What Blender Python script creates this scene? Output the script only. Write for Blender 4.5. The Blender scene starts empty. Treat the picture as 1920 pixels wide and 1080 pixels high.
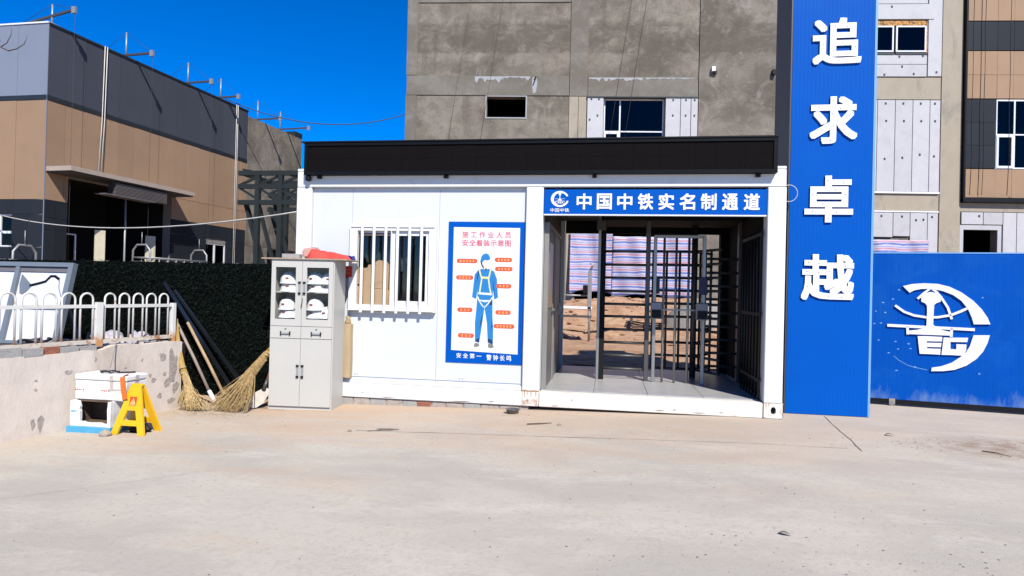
import bpy, bmesh, math, random
from mathutils import Vector, Matrix
random.seed(7)
SC = bpy.context.scene
COL = SC.collection
V = Vector
# ------------------------------------------------------------------ camera
def cam_axes(yaw, pitch, roll):
    f = V((-math.sin(yaw)*math.cos(pitch), math.cos(yaw)*math.cos(pitch), math.sin(pitch)))
    r = V((math.cos(yaw), math.sin(yaw), 0)); u = r.cross(f)
    return r*math.cos(roll)+u*math.sin(roll), u*math.cos(roll)-r*math.sin(roll), f
r_, u_, f_ = cam_axes(.1535, .0066, .0245)
cd = bpy.data.cameras.new('camera'); cd.sensor_width = 36; cd.lens = 1180/1920*36
cd.clip_start = .05; cd.clip_end = 2000
co = bpy.data.objects.new('camera', cd); COL.objects.link(co); SC.camera = co
M = Matrix.Identity(4)
for i in range(3):
    M[i][0], M[i][1], M[i][2] = r_[i], u_[i], -f_[i]
M.translation = V((4.0532, -7.6648, 1.3919)); co.matrix_world = M
# ------------------------------------------------------------------ sky, sun, exposure
SUN_EL = math.radians(46); AZ = (.469, -.883)          # direction towards the sun, on plan
w = bpy.data.worlds.new('World'); SC.world = w; w.use_nodes = True
nt = w.node_tree; nt.nodes.clear()
sky = nt.nodes.new('ShaderNodeTexSky'); sky.sky_type = 'NISHITA'; sky.sun_disc = False
sky.sun_elevation = SUN_EL; sky.sun_rotation = math.atan2(AZ[0], AZ[1])
sky.altitude = 3000; sky.air_density = 1.0; sky.dust_density = .1; sky.ozone_density = 5.0
hs = nt.nodes.new('ShaderNodeHueSaturation'); hs.inputs['Saturation'].default_value = 1.45; hs.inputs['Hue'].default_value = .512; hs.inputs['Value'].default_value = 1.0
bgn = nt.nodes.new('ShaderNodeBackground'); bgn.inputs['Strength'].default_value = .120
wo = nt.nodes.new('ShaderNodeOutputWorld')
nt.links.new(sky.outputs[0], hs.inputs['Color']); nt.links.new(hs.outputs[0], bgn.inputs['Color']); nt.links.new(bgn.outputs[0], wo.inputs['Surface'])
sl = bpy.data.lights.new('sun', 'SUN'); sl.energy = 5.0; sl.angle = math.radians(.5); sl.color = (1.0, .945, .865)
so = bpy.data.objects.new('sun', sl); COL.objects.link(so)
LD = V((-AZ[0]*math.cos(SUN_EL), -AZ[1]*math.cos(SUN_EL), -math.sin(SUN_EL)))
so.rotation_euler = LD.to_track_quat('-Z', 'Y').to_euler(); so.location = (12, -14, 18)
SC.view_settings.view_transform = 'Standard'; SC.view_settings.look = 'None'
SC.view_settings.gamma = 1; SC.view_settings.use_curve_mapping = False
SC.view_settings.exposure = .7
SC.cycles.diffuse_bounces = 2

# ------------------------------------------------------------------ materials
MATS = {}
ALB = .73      # overall reflectance level that goes with the exposure above
def alb(c): return tuple(x*ALB for x in c)
def mat(name, col, rough=.6, metal=0, var=.12, scale=4, bump=0, bscale=60, col2=None, c2s=2.0, c2lo=.5, c2hi=.62, stretch=(1,1,1), spec=.5, coat=0, rnd=0):
    """principled surface with noise-driven tone, an optional second colour in patches and fine relief"""
    if name in MATS: return MATS[name]
    col = alb(col); col2 = alb(col2) if col2 else None
    m = bpy.data.materials.new(name); m.use_nodes = True; MATS[name] = m
    t = m.node_tree; N = t.nodes; L = t.links; b = N['Principled BSDF']
    b.inputs['Roughness'].default_value = rough; b.inputs['Metallic'].default_value = metal
    b.inputs['Specular IOR Level'].default_value = spec; b.inputs['Coat Weight'].default_value = coat
    tc = N.new('ShaderNodeTexCoord'); mp = N.new('ShaderNodeMapping'); mp.inputs['Scale'].default_value = stretch
    L.new(tc.outputs['Object'], mp.inputs[0])
    n1 = N.new('ShaderNodeTexNoise'); n1.inputs['Scale'].default_value = scale; n1.inputs['Detail'].default_value = 7; n1.inputs['Roughness'].default_value = .62
    L.new(mp.outputs[0], n1.inputs['Vector'])
    mr = N.new('ShaderNodeMapRange'); mr.inputs['From Min'].default_value = .25; mr.inputs['From Max'].default_value = .75
    mr.inputs['To Min'].default_value = 1-var; mr.inputs['To Max'].default_value = 1+var
    L.new(n1.outputs['Fac'], mr.inputs['Value'])
    src = None
    base = N.new('ShaderNodeMix'); base.data_type = 'RGBA'; base.inputs['A'].default_value = (*col, 1); base.inputs['B'].default_value = (*(col2 or col), 1); base.inputs['Factor'].default_value = 0
    if col2:
        n2 = N.new('ShaderNodeTexNoise'); n2.inputs['Scale'].default_value = c2s; n2.inputs['Detail'].default_value = 8; n2.inputs['Roughness'].default_value = .65; n2.inputs['Distortion'].default_value = .6
        L.new(mp.outputs[0], n2.inputs['Vector'])
        m2 = N.new('ShaderNodeMapRange'); m2.inputs['From Min'].default_value = c2lo; m2.inputs['From Max'].default_value = c2hi
        L.new(n2.outputs['Fac'], m2.inputs['Value']); L.new(m2.outputs[0], base.inputs['Factor'])
    mul = N.new('ShaderNodeVectorMath'); mul.operation = 'SCALE'
    lvl = mr.outputs[0]
    if rnd:      # every piece has its own slight tone
        oi = N.new('ShaderNodeObjectInfo'); rr = N.new('ShaderNodeMapRange'); rr.inputs['To Min'].default_value = 1-rnd; rr.inputs['To Max'].default_value = 1+rnd
        L.new(oi.outputs['Random'], rr.inputs['Value']); q = N.new('ShaderNodeMath'); q.operation = 'MULTIPLY'; L.new(lvl, q.inputs[0]); L.new(rr.outputs[0], q.inputs[1]); lvl = q.outputs[0]
    L.new(base.outputs['Result'], mul.inputs[0]); L.new(lvl, mul.inputs['Scale'])
    L.new(mul.outputs[0], b.inputs['Base Color'])
    if bump:
        n3 = N.new('ShaderNodeTexNoise'); n3.inputs['Scale'].default_value = bscale; n3.inputs['Detail'].default_value = 5
        L.new(mp.outputs[0], n3.inputs['Vector'])
        bp = N.new('ShaderNodeBump'); bp.inputs['Strength'].default_value = bump; bp.inputs['Distance'].default_value = .02
        L.new(n3.outputs['Fac'], bp.inputs['Height']); L.new(bp.outputs[0], b.inputs['Normal'])
    return m

def glass_mat(name, tint, refl=.12, rough=.03):
    m = bpy.data.materials.new(name); m.use_nodes = True; MATS[name] = m
    t = m.node_tree; N = t.nodes; L = t.links; N.remove(N['Principled BSDF'])
    tr = N.new('ShaderNodeBsdfTransparent'); tr.inputs[0].default_value = (*tint, 1)
    gl = N.new('ShaderNodeBsdfGlossy'); gl.inputs['Roughness'].default_value = rough; gl.inputs['Color'].default_value = (.55, .55, .55, 1)
    lw = N.new('ShaderNodeLayerWeight'); lw.inputs['Blend'].default_value = .5; fr = N.new('ShaderNodeMath'); fr.operation = 'POWER'; fr.inputs[1].default_value = 4; L.new(lw.outputs['Facing'], fr.inputs[0])
    ad = N.new('ShaderNodeMath'); ad.operation = 'MULTIPLY_ADD'; ad.inputs[1].default_value = .6; ad.inputs[2].default_value = refl
    mx = N.new('ShaderNodeMixShader'); L.new(fr.outputs[0], ad.inputs[0]); L.new(ad.outputs[0], mx.inputs[0])
    L.new(tr.outputs[0], mx.inputs[1]); L.new(gl.outputs[0], mx.inputs[2]); L.new(mx.outputs[0], N['Material Output'].inputs['Surface'])
    return m

def concrete_yard():
    def alb(c): return tuple(x*ALB*.91 for x in c)
    m = bpy.data.materials.new('yard_concrete'); m.use_nodes = True
    t = m.node_tree; N = t.nodes; L = t.links; b = N['Principled BSDF']; b.inputs['Roughness'].default_value = .9; b.inputs['Specular IOR Level'].default_value = .25
    tc = N.new('ShaderNodeTexCoord'); sx = N.new('ShaderNodeSeparateXYZ'); L.new(tc.outputs['Object'], sx.inputs[0])
    def noise(scale, detail=8, rough=.6, st=(1,1,1), dist=0):
        mp = N.new('ShaderNodeMapping'); mp.inputs['Scale'].default_value = st; L.new(tc.outputs['Object'], mp.inputs[0])
        n = N.new('ShaderNodeTexNoise'); n.inputs['Scale'].default_value = scale; n.inputs['Detail'].default_value = detail
        n.inputs['Roughness'].default_value = rough; n.inputs['Distortion'].default_value = dist; L.new(mp.outputs[0], n.inputs['Vector']); return n.outputs['Fac']
    def rng(x, a, bb, c=0, d=1):
        r = N.new('ShaderNodeMapRange'); r.inputs[1].default_value = a; r.inputs[2].default_value = bb; r.inputs[3].default_value = c; r.inputs[4].default_value = d
        L.new(x, r.inputs[0]); return r.outputs[0]
    def math_(op, x, y):
        q = N.new('ShaderNodeMath'); q.operation = op
        for i, s in enumerate((x, y)):
            if isinstance(s, (int, float)): q.inputs[i].default_value = s
            else: L.new(s, q.inputs[i])
        return q.outputs[0]
    def mix(a, c, f):
        x = N.new('ShaderNodeMix'); x.data_type = 'RGBA'
        if isinstance(a, tuple): x.inputs['A'].default_value = (*alb(a), 1)
        else: L.new(a, x.inputs['A'])
        x.inputs['B'].default_value = (*alb(c), 1); L.new(f, x.inputs['Factor']); return x.outputs['Result']
    c = mix((.575, .525, .435), (.485, .45, .385), rng(noise(.55, 9, .62, (1, 1.6, 1), .4), .44, .58))
    c = mix(c, (.62, .575, .495), rng(noise(1.3, 9, .75, (.6, 1.8, 1), .3), .53, .68))
    # reddish sand swept over the slab, heaviest along the cabin and the yard wall
    d1 = math_('ADD', rng(sx.outputs['Y'], -3.6, -.1), rng(noise(.9, 7, .65, (.5, 1.5, 1), .5), .3, .7, -.55, .5))
    d2 = math_('MULTIPLY', rng(sx.outputs['X'], 7.5, .0, .25, 1.0), rng(d1, .15, 1.0, 0, .9))
    c = mix(c, (.60, .405, .26), d2)
    c = mix(c, (.57, .42, .305), math_('MULTIPLY', rng(noise(.8, 6, .6, (.5, 2.2, 1), .3), .6, .75), .3))
    # brown grit washed together before the gate
    ex = math_('MULTIPLY', math_('SUBTRACT', sx.outputs['X'], 8.3), .8); ey = math_('MULTIPLY', math_('SUBTRACT', sx.outputs['Y'], -.95), 2.1)
    rr = math_('ADD', math_('MULTIPLY', ex, ex), math_('MULTIPLY', ey, ey))
    gm = math_('MULTIPLY', rng(rr, 1.5, .2), rng(noise(6, 8, .75), .38, .6))
    c = mix(c, (.33, .225, .145), gm)
    # worn aggregate and dark specks
    c = mix(c, (.51, .47, .405), math_('MULTIPLY', rng(noise(2.6, 9, .8, (.35, 2.4, 1), .2), .5, .66), .55))
    wear = rng(noise(.45, 5, .6), .47, .62)
    sp = math_('MULTIPLY', rng(noise(70, 3, .6), .61, .68), math_('ADD', math_('MULTIPLY', wear, .65), .08))
    c = mix(c, (.20, .185, .165), sp)
    c = mix(c, (.43, .395, .355), math_('MULTIPLY', rng(noise(22, 5, .7), .5, .7), .6))
    st = math_('MULTIPLY', rng(noise(1.1, 6, .7, (1, 2.5, 1), .8), .66, .74), .5)
    c = mix(c, (.31, .30, .285), st)
    L.new(c, b.inputs['Base Color'])
    bp = N.new('ShaderNodeBump'); bp.inputs['Strength'].default_value = .35; bp.inputs['Distance'].default_value = .012
    L.new(math_('ADD', noise(45, 6, .7), math_('MULTIPLY', noise(6, 5, .6), 1.2)), bp.inputs['Height']); L.new(bp.outputs[0], b.inputs['Normal'])
    return m

def tower_concrete(name, dark, mid, light, streak=.5, seed=0.0):
    m = bpy.data.materials.new(name); m.use_nodes = True; MATS[name] = m
    t = m.node_tree; N = t.nodes; L = t.links; b = N['Principled BSDF']; b.inputs['Roughness'].default_value = .92; b.inputs['Specular IOR Level'].default_value = .2
    tc = N.new('ShaderNodeTexCoord')
    def noise(scale, detail=8, rough=.6, st=(1,1,1), dist=0.):
        mp = N.new('ShaderNodeMapping'); mp.inputs['Scale'].default_value = st; mp.inputs['Location'].default_value = (seed, seed, seed); L.new(tc.outputs['Object'], mp.inputs[0])
        n = N.new('ShaderNodeTexNoise'); n.inputs['Scale'].default_value = scale; n.inputs['Detail'].default_value = detail
        n.inputs['Roughness'].default_value = rough; n.inputs['Distortion'].default_value = dist; L.new(mp.outputs[0], n.inputs['Vector']); return n.outputs['Fac']
    def layer(a, c, n, lo, hi, k=1.0):
        r = N.new('ShaderNodeMapRange'); r.inputs[1].default_value = lo; r.inputs[2].default_value = hi; r.inputs[4].default_value = k; L.new(n, r.inputs[0])
        x = N.new('ShaderNodeMix'); x.data_type = 'RGBA'
        if isinstance(a, tuple): x.inputs['A'].default_value = (*alb(a), 1)
        else: L.new(a, x.inputs['A'])
        x.inputs['B'].default_value = (*alb(c), 1); L.new(r.outputs[0], x.inputs['Factor']); return x.outputs['Result']
    c = layer(mid, dark, noise(.45, 7, .6, (1, 1, 1.3), .5), .44, .62, .85)
    c = layer(c, light, noise(1.1, 8, .7, (1, 1, .8), 1.0), .55, .72, .8)
    c = layer(c, dark, noise(2.4, 10, .78, (1, 1, 1.1), .5), .47, .66, .7)
    c = layer(c, light, noise(5, 8, .75, (1, 1, 1), .7), .54, .70, .5)
    c = layer(c, dark, noise(22, 5, .8, (1, 1, .8), .4), .54, .66, .5)
    # darker storey band under the roof beam
    sx = N.new('ShaderNodeSeparateXYZ'); L.new(tc.outputs['Object'], sx.inputs[0])
    def win(lo, hi):
        r = N.new('ShaderNodeMapRange'); r.inputs[1].default_value = lo; r.inputs[2].default_value = hi; L.new(sx.outputs['Z'], r.inputs[0]); return r.outputs[0]
    def mul(a, b):
        q = N.new('ShaderNodeMath'); q.operation = 'MULTIPLY'; L.new(a, q.inputs[0]); L.new(b, q.inputs[1]); return q.outputs[0]
    c = layer(c, dark, mul(mul(win(9.95, 10.25), win(12.1, 11.2)), noise(1.6, 9, .75, (1, 1, 1.5), .6)), .36, .56, .8)
    c = layer(c, dark, noise(2.2, 6, .6, (1, 1, .12), .1), .56, .7, streak)
    L.new(c, b.inputs['Base Color'])
    bp = N.new('ShaderNodeBump'); bp.inputs['Strength'].default_value = .5; bp.inputs['Distance'].default_value = .03
    L.new(noise(14, 8, .7, (1, 1, 1), 1.5), bp.inputs['Height']); L.new(bp.outputs[0], b.inputs['Normal'])
    return m

def stripe_mat():
    m = bpy.data.materials.new('striped_woven_plastic'); m.use_nodes = True
    t = m.node_tree; N = t.nodes; L = t.links; b = N['Principled BSDF']; b.inputs['Roughness'].default_value = .55
    tc = N.new('ShaderNodeTexCoord'); sx = N.new('ShaderNodeSeparateXYZ'); L.new(tc.outputs['Object'], sx.inputs[0])
    n = N.new('ShaderNodeTexNoise'); n.inputs['Scale'].default_value = 1.3; L.new(tc.outputs['Object'], n.inputs['Vector'])
    a = N.new('ShaderNodeMath'); a.operation = 'MULTIPLY_ADD'; a.inputs[1].default_value = .12; L.new(n.outputs['Fac'], a.inputs[0]); L.new(sx.outputs['Z'], a.inputs[2])
    d = N.new('ShaderNodeMath'); d.operation = 'DIVIDE'; d.inputs[1].default_value = .27; L.new(a.outputs[0], d.inputs[0])
    f = N.new('ShaderNodeMath'); f.operation = 'FRACT'; L.new(d.outputs[0], f.inputs[0])
    cr = N.new('ShaderNodeValToRGB'); cr.color_ramp.interpolation = 'CONSTANT'; e = cr.color_ramp.elements
    W = (.37, .355, .41, 1); e[0].position = 0; e[0].color = W; e[1].position = .18; e[1].color = (.085, .125, .34, 1)
    for p, c in ((.42, W), (.56, (.36, .17, .23, 1)), (.76, W), (.86, (.20, .22, .40, 1))):
        q = e.new(p); q.color = c
    L.new(f.outputs[0], cr.inputs[0]); L.new(cr.outputs[0], b.inputs['Base Color'])
    return m

WHITE = mat('white_painted_steel', (.80, .81, .80), .45, var=.03, scale=3, col2=(.70, .66, .56), c2s=5, c2lo=.60, c2hi=.78)
PANEL = mat('white_wall_panel', (.665, .70, .735), .5, var=.03, scale=2, col2=(.60, .615, .62), c2s=3, c2lo=.62, c2hi=.8)
BEAM = mat('cream_base_beam', (.80, .77, .69), .5, var=.05, scale=3, col2=(.46, .31, .19), c2s=7, c2lo=.64, c2hi=.72)
RUST = mat('rusty_white_casting', (.78, .74, .66), .6, var=.08, scale=6, col2=(.38, .19, .09), c2s=10, c2lo=.56, c2hi=.66, bump=.2)
FLOORT = mat('grey_floor_tile', (.38, .385, .39), .35, var=.06, scale=5, col2=(.46, .44, .40), c2s=2.5, c2lo=.5, c2hi=.75, rnd=.03)
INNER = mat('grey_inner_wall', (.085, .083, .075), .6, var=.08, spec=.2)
INDARK = mat('shade_dark_lining', (.014, .014, .015), .8, var=.1, spec=.1)  # near-black: shade of tower rooms, porch and back post put into the colour
BLACK = mat('black_plastic', (.006, .006, .007), .5, var=.1, spec=.2)
LED = mat('led_screen_mask', (.0055, .004, .0045), .7, var=.5, scale=160, bump=.6, bscale=220, spec=.07)
LEDF = mat('led_housing', (.0045, .006, .008), .55, var=.1, spec=.1)
BLUE = mat('blue_sign_paint', (.0, .088, .45), .5, var=.05, scale=1.5, col2=(.0, .094, .45), c2s=1.2, spec=.06)
BLUEG = mat('blue_gate_paint', (.0, .080, .43), .5, var=.07, scale=1.3, col2=(.006, .105, .45), c2s=2.2, c2lo=.5, c2hi=.75, spec=.06)
BLUEL = mat('pale_blue_edge', (.16, .38, .76), .4, var=.04)
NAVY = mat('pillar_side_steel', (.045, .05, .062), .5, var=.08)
LETTER = mat('white_letter_plate', (.85, .86, .87), .45, var=.02)
RIVET = mat('grey_rivet', (.25, .25, .26), .4, metal=.6)
STEEL = mat('brushed_steel', (.42, .41, .39), .38, metal=.75, var=.1, scale=12)
DKSTEEL = mat('dull_dark_steel', (.10, .095, .09), .45, metal=.4, var=.15, scale=10)
CAB = mat('cabinet_grey_enamel', (.545, .535, .485), .42, var=.03, scale=3, col2=(.52, .49, .43), c2s=4, c2lo=.66, c2hi=.8)
HELM = mat('white_helmet_plastic', (.85, .85, .84), .35, var=.05, scale=8, col2=(.55, .52, .46), c2s=7, c2lo=.6, c2hi=.75)
WOOD = mat('weathered_wood', (.42, .29, .16), .7, var=.22, scale=8, stretch=(3, 3, .4), bump=.2)
WOODG = mat('grey_wood_handle', (.33, .26, .21), .7, var=.22, scale=8, stretch=(3, 3, .4), bump=.2)
PLY = mat('plywood', (.40, .29, .20), .7, var=.2, scale=7)
STRAW = mat('broom_straw', (.47, .335, .145), .75, var=.55, scale=60, col2=(.30, .19, .075), c2s=35, c2lo=.45, c2hi=.6)
STRAWB = mat('straw_binding', (.44, .28, .07), .6, var=.25, scale=30)
CARDB = mat('cardboard', (.42, .29, .17), .8, var=.1, scale=5, col2=(.34, .22, .12), c2s=4)
RED = mat('red_cloth', (.62, .05, .035), .75, var=.2, scale=8)
PINK = mat('faded_red_cloth', (.60, .33, .28), .8, var=.15, scale=6)
REDP = mat('red_enamel', (.55, .02, .015), .4)
FOAM = mat('white_polystyrene', (.82, .82, .80), .7, var=.04, scale=12, bump=.25, bscale=140, col2=(.60, .54, .45), c2s=5, c2lo=.52, c2hi=.72)
FOAMIN = mat('brown_bedding', (.12, .075, .045), .9, var=.4, scale=14)
CYAN = mat('blue_foam_tray', (.07, .36, .60), .6, var=.1, scale=8, col2=(.35, .42, .44), c2s=7, c2lo=.6, c2hi=.7)
TAPE = mat('brown_parcel_tape', (.52, .46, .40), .35, var=.06)
YELLOW = mat('yellow_sign_plastic', (.82, .46, .008), .4, var=.05, scale=6, col2=(.62, .34, .02), c2s=7, c2lo=.64, c2hi=.78)
ORANGE = mat('orange_ribbon', (.80, .16, .02), .5)
INK = mat('dark_print', (.12, .10, .11), .6)
REDINK = mat('red_print', (.55, .03, .05), .6)
CYINK = mat('cyan_print', (.05, .42, .62), .6)
STONE = mat('grey_stone', (.36, .31, .26), .9, var=.2, scale=12, bump=.4, bscale=20)
PLASTER = mat('stained_wall_plaster', (.70, .615, .53), .9, var=.12, scale=7, bump=.15, bscale=45, col2=(.54, .45, .365), c2s=2.0, c2lo=.50, c2hi=.72, stretch=(1, 1, .55))
BARE = mat('bare_render_patch', (.40, .345, .30), .95, var=.28, scale=14, bump=.5, bscale=40)
BRICKR = mat('red_brick', (.30, .11, .065), .9, var=.25, scale=20, bump=.4)
BLOCK = mat('grey_block', (.36, .35, .33), .9, var=.15, scale=15, bump=.4)
RAILW = mat('railing_white_paint', (.74, .73, .68), .45, var=.05, scale=10, col2=(.42, .20, .08), c2s=7, c2lo=.60, c2hi=.7)
RAILR = mat('railing_rusted_rail', (.66, .60, .50), .6, var=.1, scale=10, col2=(.36, .15, .055), c2s=8, c2lo=.50, c2hi=.62)
ALU = mat('grey_partition_frame', (.20, .235, .265), .45, metal=.2, var=.08)
BOARD = mat('white_partition_board', (.68, .69, .74), .6, var=.04, scale=2)
HOSE = mat('black_hose', (.02, .022, .028), .45)
CLOTHW = mat('pale_cloth', (.50, .47, .50), .85, var=.2, scale=8)
HEDGEB = mat('hedge_backing', (.0015, .002, .0015), .95, spec=.05)
LEAF = mat('artificial_leaf', (.003, .0095, .006), .6, var=.8, scale=30, spec=.12)
PROFILE = mat('dark_steel_profile', (.05, .055, .07), .22, metal=.75, var=.1)
CLAD_G = mat('blue_grey_cladding', (.21, .245, .315), .5, var=.05, scale=1.2, spec=.2, rnd=.03)
CLAD_S = mat('shaded_grey_cladding', (.062, .070, .088), .5, var=.07, scale=1.2, spec=.2, rnd=.07)  # front grey darkened: the side wall's weaker sunlight put into the colour
CLAD_B = mat('brown_cladding', (.34, .225, .14), .55, var=.06, scale=1.5, spec=.2, rnd=.045)
CLAD_D = mat('charcoal_cladding', (.019, .023, .029), .5, var=.1, scale=1.2, spec=.16, rnd=.12)
JOINT = mat('joint_backing', (.03, .03, .032), .8)
JOINTL = mat('pale_joint_backing', (.24, .22, .20), .8)
SLATE = mat('dark_trim', (.014, .019, .024), .5)
CANOPY = mat('canopy_board', (.40, .33, .27), .7, var=.12, scale=6)
CANUND = mat('canopy_soffit', (.05, .045, .045), .8)
LOUVRE = mat('louvre_grey', (.14, .125, .125), .6)
FRAMEW = mat('window_frame_white', (.74, .78, .82), .4, var=.03)
GALV = mat('galvanised_tube', (.34, .35, .355), .45, metal=.4, var=.15, scale=10)
ROPE = mat('pale_rope', (.62, .60, .55), .8)
ROPED = mat('dark_cable', (.02, .02, .022), .6)
SFRAME = mat('green_grey_steelwork', (.024, .031, .033), .6, var=.1, spec=.1)
PANW = mat('white_precast_panel', (.485, .49, .51), .75, var=.05, scale=2.5, col2=(.43, .43, .45), c2s=3, c2lo=.5, c2hi=.75, rnd=.05)
BEIGE = mat('beige_formed_concrete', (.37, .325, .25), .9, var=.08, scale=3, bump=.25, bscale=18, col2=(.24, .225, .195), c2s=1.6, c2lo=.55, c2hi=.72, stretch=(1, 1, .5))
FOAMO = mat('orange_mounting_foam', (.55, .27, .06), .8, var=.3, scale=16, col2=(.12, .07, .03), c2s=11, c2lo=.5, c2hi=.58)
TOWC = tower_concrete('weathered_infill', (.115, .098, .077), (.255, .226, .185), (.345, .315, .268), .6)
TOWG = tower_concrete('grey_cast_beam', (.165, .148, .12), (.225, .21, .18), (.285, .28, .265), .35, 4.0)
TOWW = tower_concrete('weathered_shear_wall', (.12, .102, .08), (.248, .225, .187), (.37, .35, .315), .5, 9.0)
EFFLO = mat('white_lime_stain', (.36, .37, .38), .9, var=.12, scale=9)
DIRT = mat('orange_site_dirt', (.40, .25, .155), .95, var=.15, scale=3, bump=.6, bscale=14, col2=(.30, .16, .085), c2s=2.0, c2lo=.46, c2hi=.62)
GRAVEL = mat('pale_gravel_heap', (.24, .225, .20), .95, var=.3, scale=25, bump=.7, bscale=30)
BARK = mat('bark', (.10, .07, .05), .9, var=.3, scale=20)
BOWL = mat('dented_steel_bowl', (.20, .20, .20), .35, metal=.8)
def rust_foot(m, z0, z1, col=(.42, .21, .09), sc=9, st=(1, 1, 1)):
    N = m.node_tree.nodes; L = m.node_tree.links; b = N['Principled BSDF']; src = b.inputs['Base Color'].links[0].from_socket
    tc = N.new('ShaderNodeTexCoord'); sx = N.new('ShaderNodeSeparateXYZ'); L.new(tc.outputs['Object'], sx.inputs[0])
    n = N.new('ShaderNodeTexNoise'); n.inputs['Scale'].default_value = sc; n.inputs['Detail'].default_value = 8; n.inputs['Roughness'].default_value = .7
    mp = N.new('ShaderNodeMapping'); mp.inputs['Scale'].default_value = st; L.new(tc.outputs['Object'], mp.inputs[0]); L.new(mp.outputs[0], n.inputs['Vector'])
    a = N.new('ShaderNodeMath'); a.operation = 'MULTIPLY_ADD'; a.inputs[1].default_value = (z1-z0)*1.5; L.new(n.outputs['Fac'], a.inputs[0]); L.new(sx.outputs['Z'], a.inputs[2])
    r = N.new('ShaderNodeMapRange'); r.inputs[1].default_value = z0+(z1-z0)*1.25; r.inputs[2].default_value = z0+(z1-z0)*.8; L.new(a.outputs[0], r.inputs[0])
    x = N.new('ShaderNodeMix'); x.data_type = 'RGBA'; x.inputs['B'].default_value = (*col, 1); L.new(src, x.inputs['A']); L.new(r.outputs[0], x.inputs['Factor']); L.new(x.outputs['Result'], b.inputs['Base Color'])
rust_foot(RAILW, .02, .22)
rust_foot(BLUEG, -.12, .50, (.12, .20, .36), 5, (1, 1, .35)); rust_foot(BLUE, -.55, .25, (.05, .13, .36), 5, (1, 1, .35))
rust_foot(PLASTER, -.42, .02, (.40, .30, .22), 6, (1, 1, .5))
ROAD = concrete_yard()
CRACK = mat('joint_dirt', (.22, .17, .13), .95, var=.3, scale=9)
TARP = stripe_mat()
GLASS = glass_mat('window_glass', (.72, .76, .78), .05)
GLASSD = glass_mat('tinted_window_glass', (.10, .12, .16), .03)
GLASSC = glass_mat('cabinet_glass', (.97, .98, .98), .015)

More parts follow.
